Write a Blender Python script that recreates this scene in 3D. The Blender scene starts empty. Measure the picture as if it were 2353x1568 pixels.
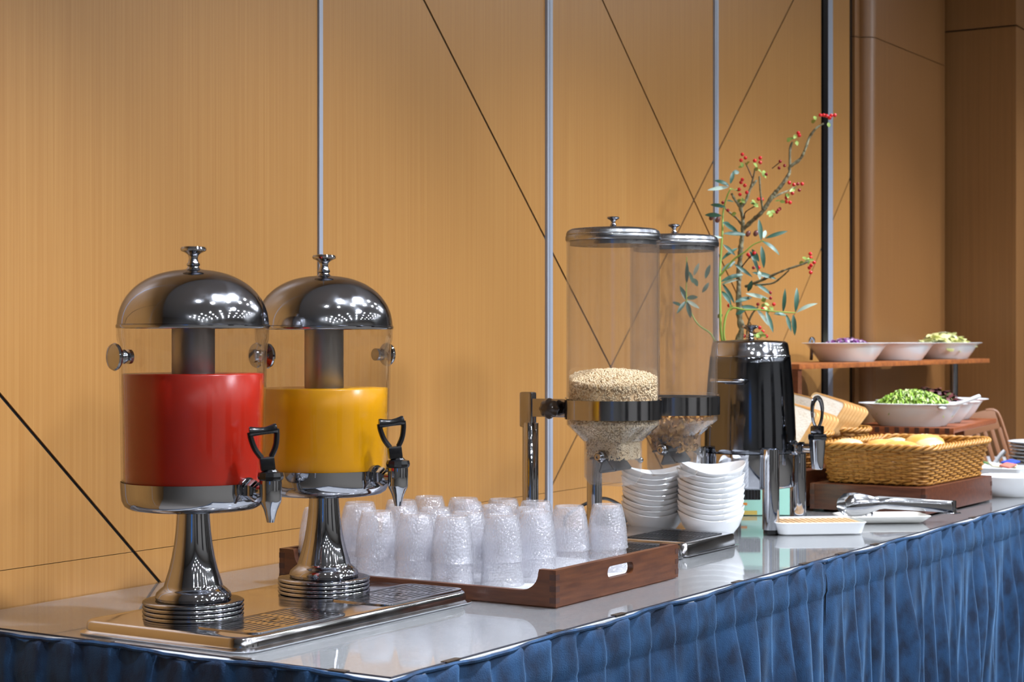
import bpy, bmesh, math, random
from mathutils import Matrix, Vector, Euler
from math import sin, cos, pi, radians, atan2, hypot, sqrt
random.seed(7)
sc = bpy.context.scene
COL = sc.collection
# ------------------------------------------------------------------ camera
TZ = 0.75                         # height of the table surface
TH = radians(32.13)               # angle between the view axis and the table's long axis
FWD = Vector((cos(TH), sin(TH), 0)); RGT = Vector((sin(TH), -cos(TH), 0))
cam = bpy.data.cameras.new('camera'); camo = bpy.data.objects.new('camera', cam); COL.objects.link(camo)
camo.location = (0, 0, TZ + 0.44); camo.rotation_euler = (pi/2, 0, TH - pi/2)
cam.sensor_width = 36.0; cam.lens = 36.0*4050/2353; cam.shift_y = -2/2353; cam.clip_start = 0.05
cam.dof.use_dof = True; cam.dof.focus_distance = 3.0; cam.dof.aperture_fstop = 10.0
sc.camera = camo
# ------------------------------------------------------------------ world, light, exposure
w = bpy.data.worlds.new('world'); sc.world = w; w.use_nodes = True
w.node_tree.nodes['Background'].inputs[0].default_value = (0.9, 0.93, 1.0, 1)
w.node_tree.nodes['Background'].inputs[1].default_value = 0.12
sc.view_settings.view_transform = 'Standard'; sc.view_settings.look = 'None'
sc.view_settings.gamma = 1.0; sc.view_settings.use_curve_mapping = False
sc.view_settings.exposure = 0.36
sc.cycles.max_bounces = 7; sc.cycles.transparent_max_bounces = 32
sc.cycles.use_adaptive_sampling = True; sc.cycles.adaptive_threshold = 0.06; sc.cycles.use_light_tree = False
sc.cycles.diffuse_bounces = 2; sc.cycles.glossy_bounces = 4; sc.cycles.transmission_bounces = 4; sc.cycles.sample_clamp_indirect = 6.0
CEIL = 3.0
def spot(x, y, aim, power, size=60, blend=0.6, rad=0.045, col=(.90, .97, 1.10)):
    l = bpy.data.lights.new('spot_lamp', 'SPOT'); l.energy = power; l.spot_size = radians(size); l.spot_blend = blend
    l.shadow_soft_size = rad; l.color = col
    o = bpy.data.objects.new('spot_lamp', l); COL.objects.link(o); o.location = (x, y, CEIL - 0.03)
    d = Vector(aim) - o.location; o.rotation_euler = d.to_track_quat('-Z', 'Y').to_euler()
# the row of ceiling spots that runs along the buffet, turned to the table
SPOTS = [(1.2, .75), (2.2, .75), (3.2, .75), (4.2, .75), (5.2, .75), (6.2, .75), (7.2, .75)]
for i, (x, y) in enumerate(SPOTS):
    spot(x, y, (x - (.0, .65, .6, .35, .35, .35, .35)[i], (1.9, 1.9, 1.8, 1.75, 1.75, 1.75, 1.75)[i], TZ + .05), (45, 220, 175, 155, 165, 150, 100)[i], (56, 56, 60, 64, 64, 64, 64)[i], .9)
# a second row further out in the room
for i, x in enumerate((3.1, 4.7, 6.2)):
    spot(x, -.9, (x - .1, 1.7, TZ + .15), (205, 245, 235)[i], 67, .95, .22)

# ------------------------------------------------------------------ materials
def newmat(name):
    m = bpy.data.materials.new(name); m.use_nodes = True
    nt = m.node_tree; return m, nt, nt.nodes['Principled BSDF'], nt.nodes['Material Output']
def mat(name, col, rough=.5, metal=0., bump=None, var=None, **kw):
    """bump=(scale,strength,dist) noise relief; var=(scale,col2,(sx,sy,sz)) noise mix to a second colour"""
    m, nt, p, out = newmat(name)
    p.inputs['Base Color'].default_value = (*col, 1); p.inputs['Roughness'].default_value = rough
    p.inputs['Metallic'].default_value = metal
    for k, v in kw.items(): p.inputs[k.replace('_', ' ')].default_value = v
    tc = nt.nodes.new('ShaderNodeTexCoord')
    if var:
        mp = nt.nodes.new('ShaderNodeMapping'); mp.inputs['Scale'].default_value = var[2]
        nt.links.new(tc.outputs['Object'], mp.inputs[0])
        n = nt.nodes.new('ShaderNodeTexNoise'); n.inputs['Scale'].default_value = var[0]; n.inputs['Detail'].default_value = 3
        nt.links.new(mp.outputs[0], n.inputs['Vector'])
        r = nt.nodes.new('ShaderNodeValToRGB'); r.color_ramp.elements[0].position = .35; r.color_ramp.elements[1].position = .65
        r.color_ramp.elements[0].color = (*col, 1); r.color_ramp.elements[1].color = (*var[1], 1)
        nt.links.new(n.outputs[0], r.inputs[0]); nt.links.new(r.outputs[0], p.inputs['Base Color'])
    if bump:
        n2 = nt.nodes.new('ShaderNodeTexNoise'); n2.inputs['Scale'].default_value = bump[0]; n2.inputs['Detail'].default_value = 2
        nt.links.new(tc.outputs['Object'], n2.inputs['Vector'])
        b = nt.nodes.new('ShaderNodeBump'); b.inputs['Strength'].default_value = bump[1]; b.inputs['Distance'].default_value = bump[2]
        nt.links.new(n2.outputs[0], b.inputs['Height']); nt.links.new(b.outputs[0], p.inputs['Normal'])
    return m
def schlick(nt, f0, nrm=None):
    lw = nt.nodes.new('ShaderNodeLayerWeight'); lw.inputs['Blend'].default_value = .5
    if nrm: nt.links.new(nrm, lw.inputs['Normal'])
    p = nt.nodes.new('ShaderNodeMath'); p.operation = 'POWER'; p.inputs[1].default_value = 5; nt.links.new(lw.outputs['Facing'], p.inputs[0])
    m = nt.nodes.new('ShaderNodeMath'); m.operation = 'MULTIPLY_ADD'; m.inputs[1].default_value = 1-f0; m.inputs[2].default_value = f0
    nt.links.new(p.outputs[0], m.inputs[0]); return m
def clear(name, tint=(.97, .97, .97), ior=1.45, rough=.02, frost=0.0):
    m, nt, p, out = newmat(name); nt.nodes.remove(p)
    t = nt.nodes.new('ShaderNodeBsdfTransparent'); t.inputs[0].default_value = (*tint, 1)
    g = nt.nodes.new('ShaderNodeBsdfGlossy'); g.inputs['Roughness'].default_value = rough
    f = schlick(nt, ((ior-1)/(ior+1))**2)
    src = t
    if frost:
        d = nt.nodes.new('ShaderNodeBsdfTranslucent'); d.inputs[0].default_value = (.9, .9, .9, 1)
        d2 = nt.nodes.new('ShaderNodeBsdfDiffuse'); d2.inputs[0].default_value = (.9, .9, .9, 1)
        a = nt.nodes.new('ShaderNodeMixShader'); nt.links.new(d.outputs[0], a.inputs[1]); nt.links.new(d2.outputs[0], a.inputs[2])
        b = nt.nodes.new('ShaderNodeMixShader'); b.inputs[0].default_value = frost
        nt.links.new(t.outputs[0], b.inputs[1]); nt.links.new(a.outputs[0], b.inputs[2]); src = b
    x = nt.nodes.new('ShaderNodeMixShader'); nt.links.new(f.outputs[0], x.inputs[0])
    nt.links.new(src.outputs[0], x.inputs[1]); nt.links.new(g.outputs[0], x.inputs[2]); nt.links.new(x.outputs[0], out.inputs[0])
    return m
def veneer(name, c1, c2, c3, rough=.38):
    m, nt, p, out = newmat(name); L = nt.links.new
    tc = nt.nodes.new('ShaderNodeTexCoord')
    def nz(sc_, map_, det):
        mp = nt.nodes.new('ShaderNodeMapping'); mp.inputs['Scale'].default_value = map_; L(tc.outputs['Object'], mp.inputs[0])
        n = nt.nodes.new('ShaderNodeTexNoise'); n.inputs['Scale'].default_value = sc_; n.inputs['Detail'].default_value = det
        L(mp.outputs[0], n.inputs['Vector']); return n
    a = nz(1, (260, 260, 1.6), 3); b = nz(1, (40, 40, .5), 3); c = nz(1, (1.2, 1.2, 1.2), 2)
    r = nt.nodes.new('ShaderNodeValToRGB'); e = r.color_ramp.elements
    e[0].position = .30; e[0].color = (*c2, 1); e[1].position = .72; e[1].color = (*c1, 1)
    L(a.outputs[0], r.inputs[0])
    mx = nt.nodes.new('ShaderNodeMix'); mx.data_type = 'RGBA'; mx.inputs['B'].default_value = (*c3, 1)
    mr = nt.nodes.new('ShaderNodeMapRange'); mr.inputs[1].default_value = .42; mr.inputs[2].default_value = .75; mr.inputs[4].default_value = .28
    L(b.outputs[0], mr.inputs[0]); L(mr.outputs[0], mx.inputs['Factor']); L(r.outputs[0], mx.inputs['A'])
    L(mx.outputs['Result'], p.inputs['Base Color']); p.inputs['Roughness'].default_value = rough
    bp = nt.nodes.new('ShaderNodeBump'); bp.inputs['Strength'].default_value = .12; bp.inputs['Distance'].default_value = .001
    L(a.outputs[0], bp.inputs['Height']); L(bp.outputs[0], p.inputs['Normal'])
    return m
M = {}
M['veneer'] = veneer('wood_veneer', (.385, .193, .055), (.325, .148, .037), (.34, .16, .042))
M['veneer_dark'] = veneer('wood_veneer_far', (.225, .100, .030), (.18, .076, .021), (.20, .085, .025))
M['gap'] = mat('dark_joint', (.012, .011, .010), .9)
M['alu'] = mat('brushed_aluminium', (.34, .37, .44), .4, .25)
M['black'] = mat('black_plastic', (.006, .006, .007), .22)
M['rubber'] = mat('dark_rubber', (.03, .03, .034), .45)
def steel(name, col, rough, scr=.05, edge=.75):
    m, nt, p, out = newmat(name); L = nt.links.new
    p.inputs['Base Color'].default_value = (*col, 1); p.inputs['Metallic'].default_value = 1; p.inputs['Specular Tint'].default_value = (*([c*edge+.08 for c in col] if edge < 1 else (1, 1, 1)), 1)
    tc = nt.nodes.new('ShaderNodeTexCoord'); n = nt.nodes.new('ShaderNodeTexNoise'); n.inputs['Scale'].default_value = 30; n.inputs['Detail'].default_value = 4
    L(tc.outputs['Object'], n.inputs['Vector'])
    mr = nt.nodes.new('ShaderNodeMapRange'); mr.inputs[1].default_value = .4; mr.inputs[2].default_value = .75
    mr.inputs[3].default_value = rough; mr.inputs[4].default_value = rough + scr
    L(n.outputs[0], mr.inputs[0]); L(mr.outputs[0], p.inputs['Roughness'])
    return m
M['chrome'] = steel('polished_chrome', (.50, .51, .545), .03, .05)
M['dome'] = steel('worn_chrome', (.50, .51, .55), .06, .14)
M['steel'] = steel('stainless_steel', (.40, .405, .43), .10, .10)
M['satin'] = steel('satin_steel', (.46, .47, .50), .20, .12)
M['tray_steel'] = steel('tray_steel', (.64, .64, .66), .09, .10, 1)
M['brushed'] = steel('dull_steel', (.42, .41, .41), .32, .1)
M['acrylic'] = clear('clear_acrylic', (.955, .95, .945), 1.42, .02)
M['cyl'] = clear('clear_cylinder', (.95, .945, .94), 1.42, .02, .02)
M['hopper'] = clear('clear_hopper_plastic', (.95, .95, .95), 1.45, .06, .07)
M['sheet'] = clear('clear_table_sheet', (.97, .975, .98), 1.5, .035)
M['cloth_top'] = mat('grey_woven_cloth', (.38, .38, .39), .8, var=(220, (.47, .47, .47), (1, 1, 1)), bump=(700, .25, .001))
M['white'] = mat('white_porcelain', (.84, .85, .86), .12)
M['melamine'] = mat('cream_melamine', (.78, .76, .70), .22)
M['tray_wood'] = mat('mahogany', (.130, .042, .014), .38, var=(3, (.075, .022, .008), (4, 40, 40)), bump=(90, .12, .001))
M['tray_wood_x'] = mat('mahogany_end', (.130, .042, .014), .38, var=(3, (.075, .022, .008), (40, 4, 40)), bump=(90, .12, .001))
M['endgrain'] = mat('mahogany_endgrain', (.06, .020, .011), .55)
M['riser'] = mat('walnut_riser', (.115, .034, .014), .36, var=(3, (.07, .020, .009), (40, 5, 40)), bump=(60, .1, .001))
M['riser_red'] = mat('red_wood_riser', (.30, .085, .028), .36, var=(3, (.20, .052, .018), (30, 5, 40)))
M['board'] = mat('orange_wood_board', (.36, .115, .028), .38, var=(4, (.22, .065, .02), (14, 4, 20)))
def velvet(name, col, col2):
    m = mat(name, col, .75, var=(34, col2, (1, 1, .6)), bump=(450, .35, .002))
    p = m.node_tree.nodes['Principled BSDF']; p.inputs['Sheen Weight'].default_value = .4
    p.inputs['Sheen Roughness'].default_value = .35; p.inputs['Sheen Tint'].default_value = (.25, .5, .85, 1)
    return m
M['velvet'] = velvet('blue_velvet', (.0012, .015, .050), (.0090, .056, .150))
M['wicker'] = mat('wicker', (.50, .235, .045), .42, var=(90, (.36, .155, .025), (1, 1, 1)))
# ------------------------------------------------------------------ mesh helpers
class MB:
    def __init__(s, M_=None): s.v = []; s.f = []; s.M = M_ or Matrix()
    def add(s, vs, fs, T=None):
        o = len(s.v); T = s.M @ T if T else s.M
        s.v += [tuple(T @ Vector(p)) for p in vs]; s.f += [tuple(o + i for i in f) for f in fs]; return s
    def box(s, x0, x1, y0, y1, z0, z1, T=None, b=0):
        if b <= 0:
            vs = [(x, y, z) for z in (z0, z1) for y in (y0, y1) for x in (x0, x1)]
            return s.add(vs, [(0, 2, 3, 1), (4, 5, 7, 6), (0, 1, 5, 4), (2, 6, 7, 3), (0, 4, 6, 2), (1, 3, 7, 5)], T)
        bm = bmesh.new(); bmesh.ops.create_cube(bm, size=1)
        for v in bm.verts: v.co = Vector(((x0+x1)/2 + v.co.x*(x1-x0), (y0+y1)/2 + v.co.y*(y1-y0), (z0+z1)/2 + v.co.z*(z1-z0)))
        bmesh.ops.bevel(bm, geom=bm.edges[:], offset=b, segments=2, affect='EDGES', profile=.6)
        bm.verts.index_update(); s.add([v.co[:] for v in bm.verts], [[v.index for v in f.verts] for f in bm.faces], T); bm.free(); return s
    def lathe(s, prof, seg=40, T=None, wave=None, close=False):
        vs = []; fs = []; n = len(prof)
        for r, z in prof:
            for k in range(seg):
                a = 2*pi*k/seg; dz = wave(a, r, z) if wave else 0
                vs.append((r*cos(a), r*sin(a), z + dz))
        for i in range(n - 1 + (1 if close else 0)):
            j = (i + 1) % n
            for k in range(seg):
                l = (k + 1) % seg; fs.append((i*seg + k, i*seg + l, j*seg + l, j*seg + k))
        if not close:
            if prof[0][0] > 1e-5: fs.append(tuple(range(seg - 1, -1, -1)))
            if prof[-1][0] > 1e-5: fs.append(tuple((n-1)*seg + k for k in range(seg)))
        return s.add(vs, fs, T)
    def tube(s, pts, rad, seg=8, T=None, closed=False, cap=True):
        pts = [Vector(p) for p in pts]; n = len(pts); vs = []; fs = []
        if not hasattr(rad, '__len__'): rad = [rad]*n
        nrm = None
        for i, p in enumerate(pts):
            a = pts[i-1] if (i or closed) else p; b = pts[(i+1) % n] if (i < n-1 or closed) else p
            t = (b - a).normalized() if (b - a).length > 1e-9 else Vector((0, 0, 1))
            if nrm is None: nrm = t.orthogonal().normalized()
            nrm = (nrm - t*nrm.dot(t)); nrm = nrm.normalized() if nrm.length > 1e-6 else t.orthogonal().normalized()
            bi = t.cross(nrm)
            for k in range(seg):
                c = 2*pi*k/seg; vs.append(tuple(p + (nrm*cos(c) + bi*sin(c))*rad[i]))
        for i in range(n if closed else n-1):
            j = (i+1) % n
            for k in range(seg):
                l = (k+1) % seg; fs.append((i*seg+k, i*seg+l, j*seg+l, j*seg+k))
        if cap and not closed: fs += [tuple(range(seg-1, -1, -1)), tuple((n-1)*seg+k for k in range(seg))]
        return s.add(vs, fs, T)
    def prism(s, poly, z0, z1, T=None):
        n = len(poly); vs = [(x, y, z0) for x, y in poly] + [(x, y, z1) for x, y in poly]
        fs = [tuple(range(n-1, -1, -1)), tuple(range(n, 2*n))] + [(i, (i+1) % n, n+(i+1) % n, n+i) for i in range(n)]
        return s.add(vs, fs, T)
    def ringprism(s, outer, inner, z0, z1, T=None):
        n = len(outer); vs = [(*p, z) for z in (z0, z1) for q in (outer, inner) for p in q]; fs = []
        for i in range(n):
            j = (i+1) % n
            fs += [(i, n+i, n+j, j), (2*n+i, 2*n+j, 3*n+j, 3*n+i), (i, j, 2*n+j, 2*n+i), (n+i, 3*n+i, 3*n+j, n+j)]
        return s.add(vs, fs, T)
    def loft(s, loops, T=None, capa=True, capb=True):
        n = len(loops[0]); vs = [p for l in loops for p in l]; fs = []
        for i in range(len(loops)-1):
            for k in range(n): fs.append((i*n+k, i*n+(k+1) % n, (i+1)*n+(k+1) % n, (i+1)*n+k))
        if capa: fs.append(tuple(range(n-1, -1, -1)))
        if capb: fs.append(tuple((len(loops)-1)*n+k for k in range(n)))
        return s.add(vs, fs, T)
    def ball(s, c, r, seg=12, ring=8, sc_=(1, 1, 1), R=None):
        T = Matrix.Translation(c) @ (R.to_matrix().to_4x4() if R else Matrix()) @ Matrix.Diagonal((*sc_, 1))
        return s.lathe([(r*sin(pi*i/ring) if 0 < i < ring else 0.00001, -r*cos(pi*i/ring)) for i in range(ring+1)], seg, T)
    def mesh(s, name, smooth=True, ang=38):
        me = bpy.data.meshes.new(name); me.from_pydata(s.v, [], s.f); me.update()
        if smooth:
            me.polygons.foreach_set('use_smooth', [True]*len(me.polygons)); me.set_sharp_from_angle(angle=radians(ang))
        return me
    def build(s, name, m, parent=None, smooth=True, ang=38, loc=None):
        me = s.mesh(name, smooth, ang); return put(me, name, m, parent, loc)
def put(me, name, m, parent=None, loc=None, rot=None):
    if m and not me.materials: me.materials.append(m)
    o = bpy.data.objects.new(name, me); COL.objects.link(o)
    if parent: o.parent = parent
    if loc: o.location = loc
    if rot: o.rotation_euler = rot
    return o
def tag(o, label, cat, group=None, kind=None):
    o['label'] = label; o['category'] = cat
    if group: o['group'] = group
    if kind: o['kind'] = kind
    return o
def thing(name, label, cat, loc, rz=0, group=None):
    o = bpy.data.objects.new(name, None); COL.objects.link(o); o.empty_display_size = .05
    o.location = (loc[0], loc[1], TZ + loc[2]); o.rotation_euler = (0, 0, rz); return tag(o, label, cat, group)
def struct(o): o['kind'] = 'structure'; return o
def copytree(o, parent=None):
    c = o.copy(); COL.objects.link(c); c.parent = parent
    for ch in list(o.children): copytree(ch, c)
    return c
def rrect(hx, hy, r, n=5, cx=0, cy=0):
    p = []
    for qx, qy, a0 in ((1, 1, 0), (-1, 1, 90), (-1, -1, 180), (1, -1, 270)):
        for k in range(n+1):
            a = radians(a0 + 90*k/n); p.append((cx + qx*(hx-r) + r*cos(a), cy + qy*(hy-r) + r*sin(a)))
    return p
def lift(p, z): return [(x, y, z) for x, y in p]
def smooth_path(pts, sub=5):
    pts = [Vector(p) for p in pts]; out = []
    for i in range(len(pts)-1):
        p0 = pts[max(i-1, 0)]; p1 = pts[i]; p2 = pts[i+1]; p3 = pts[min(i+2, len(pts)-1)]
        for k in range(sub):
            t = k/sub; out.append(.5*((2*p1) + (p2-p0)*t + (2*p0-5*p1+4*p2-p3)*t*t + (3*p1-p0-3*p2+p3)*t**3))
    out.append(pts[-1]); return out
def view(px, py, d):
    """a point of the room: d metres out along the view axis, px/py measured on the photograph"""
    p = FWD*d + RGT*((px-1176.5)/4050*d); return Vector((p.x, p.y, .44 - (py-782)/4050*d))

# ================================================================== THE ROOM
YW = 2.257
struct(MB().box(-4, 12, -6, 4, -.05, 0).build('floor', mat('dark_carpet', (.26, .24, .22), .9, bump=(300, .4, .004))))
ceil = struct(MB().box(-4, 12, -6, 4, CEIL, CEIL+.05).build('ceiling', mat('ceiling_paint', (.55, .56, .58), .8)))
lamp = mat('lamp_glow', (1, 1, 1), .5); lp = lamp.node_tree.nodes['Principled BSDF']
lp.inputs['Emission Color'].default_value = (.92, .97, 1.0, 1); lp.inputs['Emission Strength'].default_value = 240
dl = MB().add([(.045*cos(k*pi/5), .045*sin(k*pi/5), 0) for k in range(10)], [tuple(range(9, -1, -1))]).mesh('downlight'); rimm = MB().lathe([(.046, -.004), (.062, -.004), (.062, .004), (.046, .004)], 20, close=True).mesh('bezel')
grid = [(x, y) for x in [-2.4 + 1.05*i for i in range(11)] for y in (-4.6, -3.5, -2.4, -1.5)] + SPOTS + [(x + .5, .2) for x, y in SPOTS]
for x, y in grid:
    o = put(dl, 'downlight', lamp, ceil, (x, y, CEIL-.004)); put(rimm, 'bezel', M['alu'], o, (0, 0, 0))
wf = struct(MB().box(-4, 12, -6.05, -6, 0, CEIL).build('wall_front', mat('beige_wall', (.46, .44, .42), .7)))
wl = struct(MB().box(-4.05, -4, -6, 4, 0, CEIL).build('wall_left', mat('brown_wall', (.30, .29, .28), .7)))
wr = struct(MB().box(12, 12.05, -6, 4, 0, CEIL).build('wall_right', mat('tan_wall', (.40, .38, .36), .7)))
MB().box(-4, -3.96, -2.3, -1.4, .9, 2.0).build('panel', mat('blue_reflection_panel', (.03, .16, .48), .5, Emission_Color=(.05, .3, 1, 1), Emission_Strength=.35), wl)  # added glowing panel on the unseen wall for blue reflections in the chrome
for i in range(3):  # dark panels added on the unseen wall to structure the chrome's reflections
    MB().box(-2 + i*4.6, -.6 + i*4.6, -6, -5.95, .0, 2.3).build('panel', mat('dark_reflection_panel', (.035, .03, .03), .4), wf)
# back wall: dark backing, veneer panels cut by slanting shadow gaps
wall = struct(MB().box(-4, 5.85, YW+.0032, YW+.05, 0, CEIL).build('wall_back', M['gap']))
def clip(poly, a, b, c):           # keep a*x+b*y<=c
    out = []
    for i in range(len(poly)):
        p, q = poly[i], poly[(i+1) % len(poly)]; dp = a*p[0]+b*p[1]-c; dq = a*q[0]+b*q[1]-c
        if dp <= 0: out.append(p)
        if (dp < 0 < dq) or (dq < 0 < dp):
            t = dp/(dp-dq); out.append((p[0]+(q[0]-p[0])*t, p[1]+(q[1]-p[1])*t))
    return out
def area(p): return abs(sum(p[i][0]*p[(i+1) % len(p)][1]-p[(i+1) % len(p)][0]*p[i][1] for i in range(len(p))))/2
lines = []                         # (point, slope, gap) in wall coordinates x, height above the table
for (x0, z0), s in (((2.19, .18), -.94), ((3.70, .74), -.965), ((4.592, .832), -.905), ((4.48, .748), .962), ((5.40, .612), .983)):
    n = Vector((-s, 1)).normalized(); lines.append((n.x, n.y, n.x*x0 + n.y*(z0+TZ), .0062))
lines.append((0, 1, TZ+.060, .0012))
cols = [(-4, -.96), (-.94, .98), (.993, 1.92), (1.933, 2.8445), (2.858, 3.748), (3.776, 4.706), (4.732, 5.535), (5.632, 5.793)]
for x0, x1 in cols:
    polys = [[(x0, 0), (x1, 0), (x1, CEIL), (x0, CEIL)]]
    for a, b, c, g in lines:
        nx = []
        for p in polys:
            for q in (clip(p, a, b, c-g/2), clip(p, -a, -b, -c-g/2)):
                if len(q) > 2 and area(q) > 2e-4: nx.append(q)
        polys = nx
    for p in polys:
        MB().prism([(x, -z) for x, z in p], -YW-.0030, -YW, Matrix(((1, 0, 0, 0), (0, 0, -1, 0), (0, -1, 0, 0), (0, 0, 0, 1)))).build('panel', M['veneer'], wall, smooth=False)
# aluminium strips between the panels
def strip(n, x0, x1, groove=False):
    b = MB()
    if groove:
        xm = x0 + (x1-x0)*.42
        b.box(x0, xm-.0012, YW-.006, YW+.013, 0, CEIL); b.box(xm-.0012, xm+.0012, YW-.001, YW+.013, 0, CEIL); b.box(xm+.0012, x1, YW-.006, YW+.013, 0, CEIL)
    else: b.box(x0, x1, YW-.004, YW+.013, 0, CEIL)
    return struct(b.build('trim_%d' % n, M['alu'], smooth=False))
strip(1, 2.846, 2.858); strip(2, 3.750, 3.776, True); strip(3, 4.708, 4.732, True)
struct(MB().box(5.545, 5.588, YW-.004, YW+.013, 0, CEIL).build('trim_4', M['black'], smooth=False))
strip(5, 5.588, 5.630); strip(6, .98, .993); strip(7, 1.92, 1.933)
# pilaster, recess and pier at the far end
def vface(name, m, pts, h0=0, h1=CEIL, parent=None):
    return MB().prism(pts, h0, h1).build(name, m, parent, ang=30)
rnd = [(5.845 + .045 - .045*cos(radians(a)), 2.196 + .045 - .045*sin(radians(a))) for a in range(0, 91, 15)]
JZ = TZ + 1.494
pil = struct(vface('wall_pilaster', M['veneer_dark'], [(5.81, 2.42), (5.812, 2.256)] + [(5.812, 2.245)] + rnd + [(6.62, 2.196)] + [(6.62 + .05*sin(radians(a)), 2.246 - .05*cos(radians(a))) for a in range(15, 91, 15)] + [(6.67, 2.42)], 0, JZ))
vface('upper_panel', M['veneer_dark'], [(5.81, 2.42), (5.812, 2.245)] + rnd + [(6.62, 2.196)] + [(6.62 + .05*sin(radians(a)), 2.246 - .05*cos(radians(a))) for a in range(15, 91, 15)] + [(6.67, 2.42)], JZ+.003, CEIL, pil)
KZ = TZ + 1.634
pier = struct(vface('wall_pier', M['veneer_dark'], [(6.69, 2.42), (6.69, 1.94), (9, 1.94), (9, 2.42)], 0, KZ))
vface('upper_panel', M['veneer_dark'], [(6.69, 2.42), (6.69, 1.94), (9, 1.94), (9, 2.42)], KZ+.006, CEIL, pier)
MB().box(6.70, 9, 1.95, 2.42, KZ-.001, KZ+.007).build('joint', M['gap'], pier)
struct(MB().box(5.795, 5.812, YW-.002, YW+.02, 0, CEIL).build('trim_8', M['black'], smooth=False))
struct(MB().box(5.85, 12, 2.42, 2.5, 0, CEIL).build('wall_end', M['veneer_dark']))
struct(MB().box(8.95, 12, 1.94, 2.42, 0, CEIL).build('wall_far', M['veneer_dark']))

# ================================================================== TABLE
X0, X1, Y0, Y1 = 1.852, 5.79, 1.352, 2.254
table = thing('buffet_table', 'long buffet table covered with pale grey cloth along the wood panelled wall', 'table', (0, 0, 0))
MB().box(X0, X1, Y0, Y1, -.034, -.0024, b=.006).build('table_top', M['cloth_top'], table)
for x in (X0+.1, X1-.1):
    for y in (Y0+.12, Y1-.08): MB().box(x-.02, x+.02, y-.02, y+.02, -TZ, -.034).build('leg', M['black'], table)
sheet = thing('table_sheet', 'clear glossy protective sheet with dark edge lying over the table top', 'sheet', (0, 0, 0))
S0, S1, T0, T1 = X0+.012, X1-.01, Y0+.006, Y1-.004
MB().box(S0, S1, T0, T1, -.0022, -.0001).build('sheet', M['sheet'], sheet, smooth=False)
ed = MB(); ed.tube([(S0, T1, -.001), (S0, T0, -.001), (S1, T0, -.001)], .0013, 5)
ed.build('sheet_edge', mat('dark_sheet_edge', (.02, .02, .035), .3), sheet)
tabm = mat('brown_reflection_tab', (.05, .035, .025), .5)  # flat brown tabs stand in for brown reflections along the sheet edge
for x in (1.99, 2.27, 2.47, 2.92, 3.23, 3.42, 3.62, 4.3):
    MB().box(x, x+.035, T0-.004, T0+.007, -.001, .0006).build('clip', tabm, sheet)
for y in (1.43, 1.60, 1.86, 2.12):
    MB().box(S0-.005, S0+.007, y, y+.030, -.001, .0006).build('clip', tabm, sheet)
tb2 = thing('buffet_table', 'far continuation of the buffet table under the salad shelf post', 'table', (0, 0, 0))
MB().box(X1+.003, 6.9, Y0, 1.925, -.034, -.0003, b=.006).build('table_top', M['cloth_top'], tb2); MB().box(X1+.003, 6.62, 1.925, 2.188, -.034, -.0003, b=.002).build('table_top', M['cloth_top'], tb2)
for x in (X1+.15, 6.6):
    for y in (Y0+.12, 1.85): MB().box(x-.02, x+.02, y-.02, y+.02, -TZ, -.034).build('leg', M['black'], tb2)
# pleated velvet skirts
def skirt(name, label, p0, p1, out, pitch, seed, zt=-.0015, rows=20):
    rng = random.Random(seed); p0 = Vector(p0); p1 = Vector(p1); L = (p1-p0).length; u = (p1-p0)/L; out = Vector(out)
    n = int(L/pitch*16); ph = [rng.uniform(-.2, .2) for _ in range(int(L/pitch)+3)]; am = [rng.uniform(.6, 1.35) for _ in ph]
    lean = [rng.uniform(-.035, .035) for _ in ph]; wav = [rng.uniform(0, 6.28) for _ in ph]
    vs = []; fs = []; H = TZ - .02; dpt = [0, .004, .02, .04, .058, .066, .074, .085, .10, .13, .17, .22, .28, .35, .43, .51, .58, .65, .70, H]
    for r in range(rows):
        d = dpt[r]; g = 0 if d < .06 else min(1, (d-.06)/.16)
        for i in range(n+1):
            s = i/n*L; k = s/pitch; kk = int(k); f = k - kk
            saw = f/.86 if f < .86 else (1-f)/.14
            saw = saw*saw*(3-2*saw)*.4 + saw*.6
            a = (.009 + .020*g*am[kk])
            o = a*(saw-.3) + g*.009*sin(2*pi*(f+ph[kk]) + wav[kk] + d*6) + .003*sin(s*23+d*15) + (.003 if .02 < d < .064 else 0)
            if d < .003: o -= .004
            sh = lean[kk]*g*d*.6 + .006*sin(d*14+kk)*g
            q = p0 + u*(s+sh) + out*(.004+o)
            z = zt - d + (.003*sin(s*19) + .002*sin(s*41+1) if d < .01 else 0)
            vs.append((q.x, q.y, z))
    for r in range(rows-1):
        for i in range(n):
            a = r*(n+1)+i; fs.append((a, a+1, a+n+2, a+n+1))
    t = thing(name, label, 'table skirt', (0, 0, 0), group='blue table skirts')
    b = MB(); b.add(vs, fs); o = b.build('pleated_cloth', M['velvet'], t, ang=80)
    top = MB().tube([p0+out*.004+Vector((0, 0, zt+.001))] + [p0+u*(L*i/60)+out*(.004+.002*sin(i*1.7))+Vector((0, 0, zt+.001+.0025*sin(L*i/60*19))) for i in range(1, 61)], .0035, 6)
    top.build('top_hem', M['velvet'], t)
    return t
skirt('table_skirt', 'dark blue velvet skirt with pleats on the short left end of the table', (X0-.010, Y1, 0), (X0-.010, Y0-.018, 0), (-1, 0, 0), .072, 3)
skirt('table_skirt', 'blue pleated velvet skirt on the front, nearest the table corner, left of the open slit', (X0-.016, Y0-.012, 0), (3.295, Y0-.012, 0), (0, -1, 0), .080, 5)
skirt('table_skirt', 'blue pleated velvet skirt running to the far end, right of the open slit', (3.303, Y0-.012, 0), (6.9, Y0-.012, 0), (0, -1, 0), .078, 11)

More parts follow.
